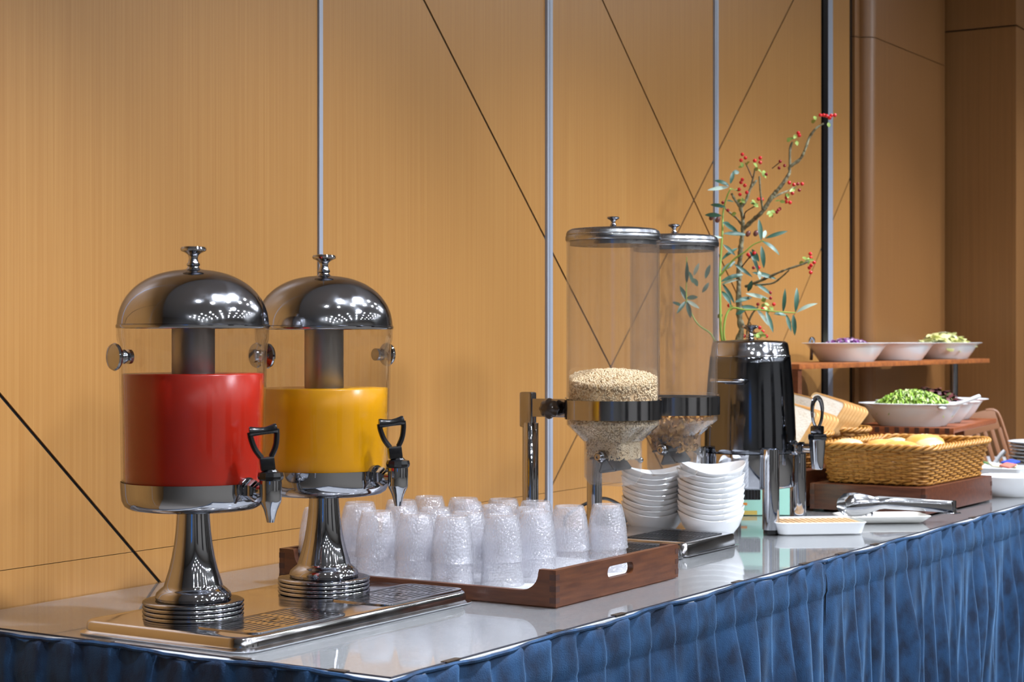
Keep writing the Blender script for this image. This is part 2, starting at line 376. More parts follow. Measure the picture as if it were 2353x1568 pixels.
# ================================================================== JUICE DISPENSERS
red = mat('red_juice', (.40, .015, .005), .25)
yel = mat('orange_juice', (.66, .30, .002), .25)
def faucet(root, z, r0, m_handle, ang=-pi/2):
    """tap pointing along ang from the axis, built at radius r0"""
    T = Matrix.Rotation(ang, 4, 'Z')
    RX = T @ Matrix.Translation((r0, 0, z)) @ Matrix.Rotation(pi/2, 4, 'Y')
    f = MB(T).build  # noqa
    tap = MB(RX); tap.lathe([(.0185, -.006), (.0185, .002), (.0125, .002), (.0125, .003)], 24)
    tap.lathe([(.0145, .003), (.0155, .005), (.0155, .014), (.0145, .016)], 6); tap.lathe([(.0085, .014), (.0085, .034)], 20); tap.lathe([(.012, .016), (.012, .020)], 6)
    tp = tap.build('tap_shank', M['chrome'], root, ang=25)
    B = T @ Matrix.Translation((r0+.044, 0, z))
    b = MB(B); b.lathe([(.0162, .016), (.0166, .012), (.0162, -.012), (.0155, -.016), (.010, -.028), (.0068, -.040), (.0055, -.046), (.004, -.046), (.004, -.03)], 24)
    b.build('tap_body', M['chrome'], root)
    c = MB(B); c.lathe([(.0160, .0155), (.0185, .018), (.0195, .022), (.0180, .0275), (.012, .029), (.008, .033)], 10)
    c.build('tap_collar', m_handle, root, ang=20)
    Hm = T @ Matrix.Translation((r0+.044, 0, z)) @ Matrix.Rotation(-ang + atan2(RGT.y, RGT.x) + .25, 4, 'Z') @ Matrix.Rotation(radians(-7), 4, 'Y')
    h = MB(Hm); h.box(-.011, .011, -.009, .009, .031, .051, b=.003)
    h.tube(smooth_path([(-.007, 0, .050), (-.015, 0, .064), (-.019, 0, .080), (-.0195, 0, .090)], 4), .0043, 8)
    h.tube(smooth_path([(.007, 0, .050), (.015, 0, .064), (.019, 0, .080), (.0195, 0, .090)], 4), .0043, 8)
    h.tube(smooth_path([(-.0205, 0, .091), (-.010, 0, .090), (0, 0, .0895), (.010, 0, .090), (.0205, 0, .091)], 3), [.0074, .0078, .0070, .0064, .006, .0057, .0056, .0057, .006, .0064, .0070, .0078, .0074], 10)
    h.build('tap_handle', m_handle, root)
def knob_profile(s=1.0):
    return [(r*s*1.12, z*s*.92) for r, z in [(.0001, .040), (.012, .0395), (.0165, .0383), (.0180, .0350), (.0170, .0318), (.0115, .0290), (.0076, .0255), (.0060, .020), (.0072, .013), (.0092, .010), (.0092, .0075), (.0075, .006), (.0085, .003), (.012, 0), (.0001, 0)]][::-1]
def juice_dispenser(loc, label, jm, level, seed):
    t = thing('juice_dispenser', label, 'dispenser', loc, 0, 'juice dispensers')
    b = MB()
    prof = [(.0001, 0)]
    for k in range(4):
        z = k*.0066; prof += [(.072, z), (.0755, z+.0010), (.0765, z+.0033), (.0755, z+.0056), (.072, z+.0066)]
    prof += [(.058, .0270), (.0001, .0270)]
    b.lathe(prof, 64); b.build('base', M['chrome'], t, ang=60)
    c = MB(); c.lathe([(.0001, .0265), (.056, .0270), (.0575, .031), (.0555, .037), (.049, .043), (.0445, .0465), (.0435, .050), (.0405, .060), (.0365, .073), (.0325, .090), (.029, .110), (.0265, .130), (.0250, .148), (.0242, .165), (.0001, .165)], 48)
    c.build('column', M['chrome'], t)
    cup = MB(); cup.lathe([(.0001, .163), (.085, .1632), (.096, .165), (.1035, .170), (.1072, .178), (.1082, .188), (.1092, .2060), (.1080, .2062), (.1065, .19), (.103, .176), (.0001, .172)], 72)
    cup.build('lower_band', M['chrome'], t)
    k = MB(); k.lathe([(.0001, .1775), (.1030, .1780), (.1063, .190), (.1073, .21), (.1090, .30), (.1110, .395), (.1118, .414), (.1138, .420), (.1143, .432), (.1140, .440), (.1120, .440), (.1123, .432), (.1110, .424), (.1085, .41), (.106, .30), (.1048, .21), (.1035, .192), (.10, .183), (.0001, .182)], 72)
    k.build('tank', M['acrylic'], t, ang=60)
    q = MB(); q.lathe([(.0001, .1835), (.099, .185), (.1025, .193), (.1038, .21), (.1050, .30), (.1050 + (level-.3)*.0227, level-.0015), (.1035 + (level-.3)*.0227, level), (.0001, level)], 72)
    q.build('juice', jm, t, ang=60)
    i = MB(); i.lathe([(.031, level-.12), (.0325, level-.118), (.0325, .437), (.031, .437)], 40, close=True); i.build('ice_tube', M['brushed'], t)
    d = MB(); d.lathe([(.1145, .4375), (.1158, .440), (.1155, .4425), (.1140, .4435)] + [(.1138*cos(a)**.86, .4435 + .0835*sin(a)) for a in [radians(x) for x in range(6, 90, 6)]] + [(.004, .5270), (.0001, .527), (.0001, .524)] + [(.1100*cos(a)**.86, .4405 + .0825*sin(a)) for a in [radians(x) for x in range(84, 0, -12)]] + [(.1115, .4375)], 72, close=True)
    lid = d.build('lid', M['dome'], t)
    MB(Matrix.Translation((0, 0, .5262))).lathe(knob_profile(.98), 28).build('knob', M['chrome'], lid)
    for a in (radians(166), radians(-14)):
        T = Matrix.Rotation(a, 4, 'Z') @ Matrix.Translation((.1105, 0, .395)) @ Matrix.Rotation(pi/2, 4, 'Y')
        s = MB(T); s.lathe([(.0105, -.001), (.0105, .004), (.0078, .006), (.0105, .010), (.0098, .0145), (.0068, .018), (.0115, .0205), (.0195, .0235), (.0205, .026), (.019, .029), (.012, .0312), (.0001, .032)], 28)
        s.build('side_knob', M['chrome'], t)
    faucet(t, .197, .1075, M['black'])
    return t
juice_dispenser((2.009, 1.833, .0205), 'chrome domed juice dispenser filled with red juice', red, .369, 1)
juice_dispenser((2.319, 1.826, .0205), 'chrome domed juice dispenser filled with yellow orange juice', yel, .340, 2)
# shared drip tray under the two dispensers
def slotted(b, x0, x1, y0, y1, z, nrow, gap=.0038, bars=3, hole=None):
    """a plate with rows of slots running along x; bars = number of slot columns"""
    t = .0012; h = (y1-y0)/nrow; bw = .010; cw = (x1-x0-bw*(bars+1))/bars
    for k in range(bars+1):
        xa = x0 + k*(cw+bw); b.box(xa, xa+bw, y0, y1, z, z+t)
    for k in range(bars):
        xa = x0 + bw + k*(cw+bw)
        for r in range(nrow+1):
            ya = y0 + r*h - (h-gap)/2; yb = ya + (h-gap)
            b.box(xa, xa+cw, max(ya, y0), min(yb, y1), z, z+t)
dt = thing('drip_tray', 'long stainless steel drip tray carrying the two juice dispensers', 'tray', (2.184, 1.795, 0))
hx, hy = .2975, .170
b = MB(); b.loft([lift(rrect(hx, hy, .032, 8), .0002), lift(rrect(hx+.001, hy+.001, .033, 8), .0022), lift(rrect(hx-.004, hy-.004, .031, 8), .0035), lift(rrect(hx-.0065, hy-.0065, .030, 8), .006), lift(rrect(hx-.0075, hy-.0075, .030, 8), .0165), lift(rrect(hx-.0095, hy-.0095, .029, 8), .0192), lift(rrect(hx-.0135, hy-.0135, .026, 8), .0204)])
b.build('tray_body', M['tray_steel'], dt)
for gx in (-.146, .172):
    gy = -.094; g = MB(Matrix.Translation((gx, gy, 0)))
    g.ringprism(rrect(.110, .060, .018, 6), rrect(.103, .053, .014, 6), .0206, .0228)
    fr = g.build('grate_frame', M['tray_steel'], dt)
    pn = MB(Matrix.Translation((gx, gy, 0))).prism(rrect(.1035, .0535, .014, 6), .0205, .0209); pn.build('drip_pan', M['gap'], dt)
    s = MB(Matrix.Translation((gx, gy, 0)))
    slotted(s, -.101, .101, -.051, .051, .0212, 9, .0046, 3)
    s.lathe([(.016, .0211), (.016, .0228), (.0105, .0228), (.0105, .0211)], 24, close=True)
    s.build('grate', M['tray_steel'], fr, smooth=False)
    MB(Matrix.Translation((gx, gy, 0))).lathe([(.0001, .0222), (.0106, .0222)], 20).build('drain_hole', M['gap'], fr)

# ================================================================== WOODEN TRAY WITH CUPS
wt = thing('serving_tray', 'brown mahogany serving tray with finger joints and handle slots', 'tray', (2.7145, 1.7725, 0))
hx, hy, th, H = .2225, .2925, .012, .061
slot_o = [(x, y) for x, y in rrect(hx, H/2, .0005, 6, 0, H/2)]
slot_i = rrect(.047, .0105, .0102, 6, 0, .0375)
for sgn in (-1, 1):                # the short ends, each with a hand slot
    T = Matrix.Translation((0, sgn*(hy-th/2), 0)) @ Matrix.Rotation(pi/2, 4, 'X')
    bb = MB(T); bb.ringprism(slot_o, slot_i, -th/2, th/2); e = bb.build('end_board', M['tray_wood'], wt, ang=30)
def dip(half, low, top):
    p = [(-half, 0), (half, 0), (half, top), (half-.020, top)]
    R_ = top-low-.006
    for a in range(0, 91, 10): p.append((half-.022-R_*1.15*(1-cos(radians(a))), low+R_-R_*sin(radians(a))))
    q = [(-x, z) for x, z in p[2:]][::-1]
    return p + q
for sgn in (-1, 1):                # the long sides, cut low in the middle
    T = Matrix.Translation((sgn*(hx-th/2), 0, 0)) @ Matrix.Rotation(pi/2, 4, 'Z') @ Matrix.Rotation(pi/2, 4, 'X')
    bb = MB(T); bb.prism(dip(hy-th, .024 if sgn < 0 else .034, H), -th/2, th/2); bb.build('side_board', M['tray_wood_x'], wt, ang=30)
    for s2 in (-1, 1):
        for k in range(3):
            MB().box(*(sorted((sgn*hx + sgn*.0004, sgn*(hx-th)))), *(sorted((s2*hy + s2*.0004, s2*(hy-th)))), .006+k*.019, .0155+k*.019).build('finger_joint', M['endgrain'], wt, smooth=False)
MB().box(-hx+th, hx-th, -hy+th, hy-th, .003, .008).build('base_board', M['tray_wood'], wt)
ln = thing('tray_liner', 'white plastic liner tray lying inside the wooden serving tray under the cups', 'tray', (2.7145, 1.7725, .0081))
b = MB(); a_, b_ = hx-th-.004, hy-th-.004
b.loft([lift(rrect(a_-.018, b_-.018, .02, 5), 0), lift(rrect(a_-.008, b_-.008, .02, 5), .006), lift(rrect(a_, b_, .022, 5), .013), lift(rrect(a_-.001, b_-.001, .021, 5), .0145), lift(rrect(a_-.010, b_-.010, .02, 5), .0075), lift(rrect(a_-.019, b_-.019, .02, 5), .0022)])
b.build('liner', M['white'], ln)
# hammered clear plastic cups, stacked upside down in twos
def cupmat():
    m, nt, p, out = newmat('hammered_plastic'); L = nt.links.new; nt.nodes.remove(p)
    tc = nt.nodes.new('ShaderNodeTexCoord'); v = nt.nodes.new('ShaderNodeTexVoronoi'); v.inputs['Scale'].default_value = 240
    mp = nt.nodes.new('ShaderNodeMapping'); mp.inputs['Scale'].default_value = (1, 1, .8); L(tc.outputs['Object'], mp.inputs[0]); L(mp.outputs[0], v.inputs['Vector'])
    bp = nt.nodes.new('ShaderNodeBump'); bp.inputs['Strength'].default_value = .9; bp.inputs['Distance'].default_value = .0022; bp.invert = True
    L(v.outputs['Distance'], bp.inputs['Height'])
    t = nt.nodes.new('ShaderNodeBsdfTransparent'); t.inputs[0].default_value = (.985, .985, .995, 1)
    tl = nt.nodes.new('ShaderNodeBsdfTranslucent'); tl.inputs[0].default_value = (.95, .95, .99, 1)
    df = nt.nodes.new('ShaderNodeBsdfDiffuse'); df.inputs[0].default_value = (.94, .94, .99, 1)
    g = nt.nodes.new('ShaderNodeBsdfGlossy'); g.inputs['Roughness'].default_value = .09
    for n in (tl, df, g): L(bp.outputs[0], n.inputs['Normal'])
    a = nt.nodes.new('ShaderNodeMixShader'); a.inputs[0].default_value = .5; L(tl.outputs[0], a.inputs[1]); L(df.outputs[0], a.inputs[2])
    b2 = nt.nodes.new('ShaderNodeMixShader'); b2.inputs[0].default_value = .23; L(t.outputs[0], b2.inputs[1]); L(a.outputs[0], b2.inputs[2])
    f = schlick(nt, .10, bp.outputs[0])
    c = nt.nodes.new('ShaderNodeMixShader'); L(f.outputs[0], c.inputs[0]); L(b2.outputs[0], c.inputs[1]); L(g.outputs[0], c.inputs[2]); L(c.outputs[0], out.inputs[0])
    return m
M['cup'] = cupmat()
co = [(.0380, 0), (.0391, .0004), (.0392, .0022), (.0382, .0032), (.0375, .018), (.0360, .036), (.0335, .054), (.0300, .070), (.0272, .079), (.0262, .081), (.0235, .081), (.0225, .0775)]
ci = [(.0001, .0765), (.0001, .0755), (.0245, .0755), (.0280, .070), (.0318, .054), (.0343, .036), (.0358, .018), (.0366, 0)]
cup_me = MB().lathe(co + ci, 40, close=True).mesh('plastic_cup', True, 50)
CUPS = [(2.541, 2.012), (2.607, 1.972), (2.668, 2.015), (2.545, 1.8848), (2.745, 1.974), (2.6708, 1.9202), (2.545, 1.7996), (2.8398, 1.9757), (2.6556, 1.8357), (2.545, 1.7211), (2.8457, 1.8974), (2.7818, 1.8478), (2.6212, 1.7399), (2.8702, 1.8229), (2.7572, 1.7656), (2.6137, 1.6617), (2.8628, 1.7447), (2.7512, 1.6874), (2.689, 1.6395), (2.8166, 1.644), (2.8786, 1.598)]
def pxof(x, y): return 4050*(x*sin(TH)-y*cos(TH))/(x*cos(TH)+y*sin(TH))
order = sorted(range(len(CUPS)), key=lambda i: pxof(*CUPS[i]))
ordn = ['leftmost stack', 'second stack from the left', 'third stack from the left', 'fourth stack from the left', 'fifth stack from the left', 'sixth stack from the left', 'seventh stack from the left', 'eighth stack from the left', 'ninth stack from the left', 'tenth stack from the left', 'eleventh stack from the left', 'tenth stack from the right', 'ninth stack from the right', 'eighth stack from the right', 'seventh stack from the right', 'sixth stack from the right', 'fifth stack from the right', 'fourth stack from the right', 'third stack from the right', 'second stack from the right', 'rightmost stack']
for n, i in enumerate(order):
    x, y = CUPS[i]
    row = 'front' if x < 2.635 else ('back' if x > 2.80 else 'middle')
    for lv, (dz, wd) in enumerate(((0, 'lower'), (.0425, 'upper'))):
        o = put(cup_me, 'plastic_cup', M['cup'], None, (x, y, TZ + .0105 + dz), (0, 0, random.uniform(0, 6.28)))
        tag(o, '%s upturned frosted cup of the %s, %s row on the tray' % (wd, ordn[n], row), 'cup', 'upturned plastic cups on the serving tray')

# ================================================================== CEREAL DISPENSERS
grainm = mat('puffed_rice', (.86, .69, .46), .5, var=(60, (.78, .58, .34), (1, 1, 1)))
flakem = mat('corn_flakes', (.66, .36, .10), .5, var=(90, (.50, .24, .05), (1, 1, 1)))
corem = mat('cereal_mass', (.62, .42, .22), .8)
ico = bmesh.new(); bmesh.ops.create_icosphere(ico, subdivisions=1, radius=1); ico.verts.index_update()
IV = [v.co.copy() for v in ico.verts]; IF = [[v.index for v in f.verts] for f in ico.faces]; ico.free()
def sq(half, a, p=7.0): return half/((abs(cos(a))**p + abs(sin(a))**p)**(1/p))
HOP = [(.0915, .279, 0), (.0905, .272, 0), (.047, .240, 1), (.0455, .236, 1), (.0452, .170, 1), (.036, .153, 1)]
def hop_r(z, a, inset):
    if z >= .272: return .0905 - inset
    if z >= .240:
        t = (.272-z)/.032; return .0905*(1-t) + sq(.0465, a)*t - inset
    return sq(.0455, a) - inset
FA = atan2(FWD.y, FWD.x)
def surf(x, y): return .364 + .016*(x*cos(FA)+y*sin(FA))/.09 + .008*(1-(x*x+y*y)/.0081)
def grains(parent, seed):
    rng = random.Random(seed); b = MB(); pts = []
    for _ in range(3600):
        r = .087*sqrt(rng.random()); a = rng.uniform(0, 2*pi); x, y = r*cos(a), r*sin(a); pts.append((x, y, surf(x, y) + rng.uniform(-.003, .002)))
    for _ in range(3800):
        a = rng.uniform(0, 2*pi); z = rng.uniform(.272, .375); x, y = .0868*cos(a), .0868*sin(a)
        if z < surf(x, y): pts.append((x*rng.uniform(.985, 1), y*rng.uniform(.985, 1), z))
    for _ in range(4200):
        a = rng.uniform(0, 2*pi); z = rng.uniform(.205, .275); r = hop_r(z, a, .0045)
        if z < .222 and -1.9 < (atan2(sin(a-pi), cos(a-pi))) < .3 and rng.random() < .85: continue
        pts.append((r*cos(a), r*sin(a), z))
    for p in pts:
        R = Euler((rng.uniform(0, 6), rng.uniform(0, 6), rng.uniform(0, 6))).to_matrix().to_4x4(); k = rng.uniform(.85, 1.2)
        b.add(IV, IF, Matrix.Translation(p) @ R @ Matrix.Diagonal((.0027*k, .00175*k, .0015*k, 1)))
    o = b.build('puffed_rice', grainm, parent, ang=180); o['kind'] = 'stuff'
    n = 40; c = MB(); L = []
    for z in (.212, .225, .240, .255, .272): L.append([(hop_r(z, 2*pi*k/n, .0075)*cos(2*pi*k/n), hop_r(z, 2*pi*k/n, .0075)*sin(2*pi*k/n), z) for k in range(n)])
    L.append([(.0845*cos(2*pi*k/n), .0845*sin(2*pi*k/n), surf(.0845*cos(2*pi*k/n), .0845*sin(2*pi*k/n)) - .003) for k in range(n)])
    L.append([(.03*cos(2*pi*k/n), .03*sin(2*pi*k/n), surf(.03*cos(2*pi*k/n), .03*sin(2*pi*k/n)) - .003) for k in range(n)])
    c.loft(L); c.build('cereal_mass', corem, parent, ang=80)
def flakes(parent, seed):
    rng = random.Random(seed); b = MB()
    for _ in range(620):
        a = rng.uniform(0, 2*pi); z = rng.uniform(.212, .284); r = hop_r(min(z, .271), a, .009)*sqrt(rng.uniform(.45, 1))
        if z > .272: r = .082*sqrt(rng.random())
        s = rng.uniform(.006, .0115); n = 5; vs = []; fs = []
        c1, c2, tw = rng.uniform(-.9, .9), rng.uniform(-.9, .9), rng.uniform(-.5, .5)
        for i in range(n):
            for j in range(n):
                u, v = (i/(n-1)*2-1), (j/(n-1)*2-1); q = 1 - .25*u*u*v*v*2
                vs.append((u*s*q, v*s*q*.8, s*(c1*u*u*.5 + c2*v*v*.5 + tw*u*v) + rng.uniform(-.0008, .0008)))
        for i in range(n-1):
            for j in range(n-1): k = i*n+j; fs.append((k, k+1, k+n+1, k+n))
        R = Euler((rng.uniform(0, 6), rng.uniform(0, 6), rng.uniform(0, 6))).to_matrix().to_4x4()
        b.add(vs, fs, Matrix.Translation((r*cos(a), r*sin(a), z)) @ R)
    o = b.build('corn_flakes', flakem, parent, ang=60); o['kind'] = 'stuff'
def cereal(loc, label, fill):
    t = thing('cereal_dispenser', label, 'dispenser', loc, 0, 'cereal dispensers')
    cy = .0625; hx, hy = .130, .1575
    b = MB(Matrix.Translation((0, cy, 0))); b.loft([lift(rrect(hx, hy, .012, 4), .0002), lift(rrect(hx, hy, .012, 4), .002), lift(rrect(hx-.006, hy-.006, .012, 4), .003), lift(rrect(hx-.008, hy-.008, .012, 4), .022), lift(rrect(hx-.011, hy-.011, .011, 4), .0262), lift(rrect(hx-.016, hy-.016, .010, 4), .0275)])
    b.build('base_tray', M['tray_steel'], t)
    pan = MB().prism(rrect(.090, .072, .008, 4, -.012, -.006), .0276, .0280); pan.build('drip_pan', M['gap'], t)
    g = MB(); x0, x1, y0, y1 = -.098, .074, -.074, .062
    for k in range(17):
        y = y0 + (y1-y0)*k/16; g.box(x0, x1, y-.0022, y+.0022, .0281, .0294)
    for x in (x0, (x0+x1)/2-.004, x1-.008): g.box(x, x+.008, y0-.002, y1+.002, .0281, .0296)
    g.build('grate', M['steel'], t, smooth=False)
    p = MB(); p.lathe([(.0165, .027), (.0165, .270), (.0160, .271), (.0001, .271)], 24, Matrix.Translation((.002, .194, 0)))
    p.build('post', M['chrome'], t)
    p = MB(); p.box(-.013, .009, .183, .212, .262, .334, b=.004); p.build('post_bracket', M['steel'], t)
    p = MB(); p.box(-.010, -.002, .092, .19, .284, .321, b=.0015); p.build('arm', M['steel'], t)
    k = MB(Matrix.Translation((-.010, .128, .3025)) @ Matrix.Rotation(-pi/2, 4, 'Y')); L = []
    for r, z in ((.007, 0), (.007, .010), (.0155, .012), (.0195, .018), (.0200, .026), (.0165, .034), (.009, .0385), (.001, .0395)):
        L.append([(r*(1+.07*cos(8*q)*min(1, r/.012))*cos(q), r*(1+.07*cos(8*q)*min(1, r/.012))*sin(q), z) for q in [2*pi*i/48 for i in range(48)]])
    k.loft(L); k.build('clamp_knob', mat('brown_glossy_knob', (.05, .034, .026), .15) if 'brown_glossy_knob' not in bpy.data.materials else bpy.data.materials['brown_glossy_knob'], t)
    r = MB(); r.lathe([(.0932, .2835), (.0968, .2835), (.0968, .3215), (.0932, .3215)], 72, close=True); r.build('ring', M['steel'], t, ang=30)
    c = MB(); c.lathe([(.0925, .280), (.0925, .322), (.0958, .3235), (.0958, .3262), (.0925, .3275), (.0925, .637), (.0893, .637), (.0893, .280)], 72, close=True)
    c.build('cylinder', M['cyl'], t, ang=30)
    l = MB(); l.lathe([(.0001, .628), (.086, .628), (.086, .6365), (.0935, .6365), (.0948, .639), (.0950, .644), (.0938, .6475), (.0930, .6480), (.0938, .6500), (.0915, .6560), (.085, .6600), (.060, .6625), (.0001, .6635)], 72)
    lid = l.build('lid', M['satin'], t, ang=30)
    MB(Matrix.Translation((0, 0, .663))).lathe(knob_profile(.62), 24).build('knob', M['chrome'], lid)
    n = 56; h = MB(); L = []
    def hp(r, z, s): return [((r if not s else sq(r, 2*pi*q/n))*cos(2*pi*q/n), (r if not s else sq(r, 2*pi*q/n))*sin(2*pi*q/n), z) for q in range(n)]
    for R_, z, s in [(.0925, .2800, 0), (.0922, .272, 0), (.0475, .240, 1), (.0468, .236, 1), (.0464, .170, 1), (.037, .153, 1)]: L.append(hp(R_, z, s))
    for R_, z, s in [(.0352, .1545, 1), (.0446, .171, 1), (.045, .236, 1), (.0457, .2405, 1), (.0905, .2735, 0), (.0907, .2795, 0)]: L.append(hp(R_, z, s))
    h.loft(L, capa=False, capb=False); h.build('hopper', M['hopper'], t, ang=30)
    # rubber paddle wheel on an axle along x
    pw = MB(Matrix.Translation((0, 0, .211)) @ Matrix.Rotation(pi/2, 4, 'Y')); pw.lathe([(.0075, -.041), (.0075, .041)], 16)
    for q in range(6):
        pw.box(.006, .034, -.0016, .0016, -.036, .036, Matrix.Rotation(q*pi/3+.35, 4, 'Z'), b=.001)
        pw.box(.030, .036, -.0022, .0022, -.030, .030, Matrix.Rotation(q*pi/3+.35, 4, 'Z'), b=.001)
    pw.build('paddle_wheel', M['rubber'], t)
    ax = MB(Matrix.Translation((0, 0, .211)) @ Matrix.Rotation(-pi/2, 4, 'Y')); ax.lathe([(.005, .040), (.005, .047), (.0115, .047), (.0122, .051), (.0115, .056), (.0085, .058), (.0085, .062), (.0065, .0645), (.003, .0645), (.003, .062), (.0001, .062)], 24)
    ax.build('axle_cap', M['steel'], t)
    hd = MB(); hd.tube([(.047, 0, .211), (.066, 0, .211)], .005, 12); hd.tube(smooth_path([(.066, -.026, .199), (.067, -.010, .207), (.067, .010, .215), (.066, .026, .223)], 4), [.0052]*13, 10); hd.ball((.066, -.026, .199), .0062); hd.ball((.066, .026, .223), .0062)
    hd.build('turn_handle', M['chrome'], t)
    fill(t, 5)
    return t
cereal((3.072, 1.692, 0), 'front clear cereal dispenser with steel lid, filled with puffed rice', grains)
cereal((3.338, 1.692, 0), 'rear clear cereal dispenser with steel lid, corn flakes in its hopper', flakes)

# ================================================================== BOWLS
A0 = atan2(RGT.y, RGT.x)
def bw(a, r, z): return .0085*cos(2*(a-A0))*(max(z, 0)/.053)**2
bowl_me = MB().lathe([(.0001, .001), (.029, .001), (.030, 0), (.0325, 0), (.0345, .003), (.049, .012), (.062, .0275), (.0702, .044), (.0738, .0535), (.0730, .0550), (.0712, .0540), (.067, .0435), (.058, .0275), (.045, .0135), (.028, .0065), (.0001, .0060)], 56, wave=bw).mesh('white_bowl', True, 60)
ords = ['bottom', 'second', 'third', 'fourth', 'fifth', 'sixth', 'seventh', 'eighth', 'ninth', 'tenth']
for (x, y, n, nm) in ((3.530, 1.698, 10, 'right stack beside the urn'), (3.552, 1.850, 9, 'left stack behind the cereal dispensers')):
    for k in range(n):
        o = put(bowl_me, 'white_bowl', M['white'], None, (x + random.uniform(-.0015, .0015), y + random.uniform(-.0015, .0015), TZ + .0005 + k*.0119), (random.uniform(-.012, .012), random.uniform(-.012, .012), random.uniform(-.08, .08)))
        if k == n-1 and n == 10: o.rotation_euler = (.05, -.06, 0); o.location.z += .0025
        wd = 'top' if k == n-1 else ords[k]
        tag(o, '%s white porcelain bowl%s in the %s' % (wd, '' if k in (0, n-1) else ' from the bottom', nm), 'bowl', 'stacked white bowls')

# ================================================================== DRINK URN
UC = (3.781, 1.718)
urn = thing('drink_urn', 'large polished steel drink urn on four legs with a tap', 'urn', (*UC, 0))
M['urn'] = steel('urn_steel', (.18, .19, .215), .07, .12)
b = MB(); b.lathe([(.0001, .178), (.098, .178), (.1050, .180), (.1062, .183), (.1064, .19), (.1058, .22), (.1042, .26), (.1015, .31), (.0980, .355), (.0948, .388), (.0935, .4005), (.0925, .402), (.0001, .402)], 72); b.build('body', M['urn'], urn, ang=50)
b = MB(); b.lathe([(.0001, .098), (.095, .098), (.1030, .101), (.1045, .106), (.1045, .178), (.0001, .178)], 72); b.build('lower_band', M['chrome'], urn)
l = MB(); l.lathe([(.0001, .4015), (.0935, .4015), (.0938, .404), (.0915, .4065), (.0885, .428), (.0865, .434), (.080, .4375), (.030, .441), (.0001, .442)], 72); lid = l.build('lid', M['dome'], urn, ang=40)
MB(Matrix.Translation((0, 0, .441))).lathe(knob_profile(.95), 28).build('knob', M['chrome'], lid)
for q in range(4):
    a = radians(15 + 90*q); p = (RGT*sin(a) - FWD*cos(a))*.121
    lg = MB(Matrix.Translation(p)).lathe([(.0190, .010), (.0192, .012), (.0192, .192), (.016, .194), (.0001, .194)], 28).build('leg', M['chrome'], urn)
    MB(Matrix.Translation(p)).lathe([(.017, .0003), (.0172, .0015), (.0172, .010), (.0001, .010)], 24).build('foot', M['black'], lg)
hdl = MB()
dv = (RGT*-.55 - FWD*.83).normalized(); sv = Vector((-dv.y, dv.x, 0))
for zz in (.348,):
    hdl.tube(smooth_path([dv*.088 + sv*.036 + Vector((0, 0, zz)), dv*.120 + sv*.038 + Vector((0, 0, zz)), dv*.130 + sv*.028 + Vector((0, 0, zz)), dv*.132 + Vector((0, 0, zz)), dv*.130 - sv*.028 + Vector((0, 0, zz)), dv*.120 - sv*.038 + Vector((0, 0, zz)), dv*.088 - sv*.036 + Vector((0, 0, zz))], 5), .0048, 10)
hdl.build('side_handle', M['chrome'], urn)
T = Matrix.Rotation(-pi/2 + .03, 4, 'Z')
tp = MB(T @ Matrix.Translation((.103, 0, .192)) @ Matrix.Rotation(pi/2, 4, 'Y')); tp.lathe([(.015, 0), (.0165, .003), (.0165, .012), (.014, .014)], 6); tp.lathe([(.0125, .013), (.0125, .020)], 20); tp.lathe([(.014, .018), (.014, .030)], 6); tp.lathe([(.0105, .028), (.0105, .05)], 20)
tp.build('tap_shank', M['chrome'], urn, ang=25)
B = T @ Matrix.Translation((.103+.062, 0, .192))
tb = MB(B); tb.lathe([(.0001, .021), (.0195, .021), (.0192, .017), (.0175, -.005), (.0150, -.028), (.0130, -.046), (.0115, -.048), (.010, -.046), (.0095, -.03), (.0001, -.03)], 24); tb.build('tap_body', M['chrome'], urn)
tb = MB(B); tb.lathe([(.0215, .020), (.0225, .023), (.0225, .030), (.0205, .033), (.010, .034)], 8); tb.box(-.013, .013, -.012, .012, .033, .052, b=.004); tb.build('tap_collar', M['urn'], urn, ang=25)
hh = MB(B @ Matrix.Rotation(-(-pi/2+.03) + A0 + .5, 4, 'Z')); pts = []
for k in range(28):
    a = 2*pi*k/28; pts.append((.0145*sin(a)*(1-.12*cos(a)), 0, .082 - .034*cos(a)))
hh.tube(pts, [.0036 + .0022*max(0, -cos(2*pi*k/28)) for k in range(28)], 8, closed=True); hh.build('tap_handle', M['chrome'], urn)

# mint carton and the black vented adapter behind the urn
cb = thing('mint_carton', 'pale mint green carton with orange and yellow print standing behind the urn', 'box', (*(view(1758, 1194, 4.42).xy), 0), TH - pi/2)
MB().box(-.085, .085, 0, .09, .001, .13, b=.002).build('carton', mat('mint_card', (.36, .66, .54), .5), cb)
MB().box(.068, .082, -.0008, 0, .048, .061).build('label_patch', mat('yellow_print', (.80, .62, .18), .5), cb)
MB().box(-.084, -.02, -.0008, 0, .002, .012).build('printed_band', mat('ochre_print', (.50, .36, .07), .5), cb)
MB().box(-.075, -.045, -.0010, 0, .026, .032).build('printed_band', mat('orange_print', (.62, .20, .02), .5), cb)
vb = thing('vented_adapter', 'small black ribbed plastic box under the urn, beside the bowls', 'adapter', (*(view(1715, 1150, 4.33).xy), 0), TH - pi/2)
ab = MB(); ab.box(-.035, .035, 0, .03, .047, .082, b=.002)
ab.box(-.030, -.012, .006, .024, .001, .048, b=.002); ab.build('housing', M['rubber'], vb)
for k in range(9): MB().box(-.032+k*.0078, -.0285+k*.0078, -.002, .001, .049, .080).build('rib', M['black'], vb)
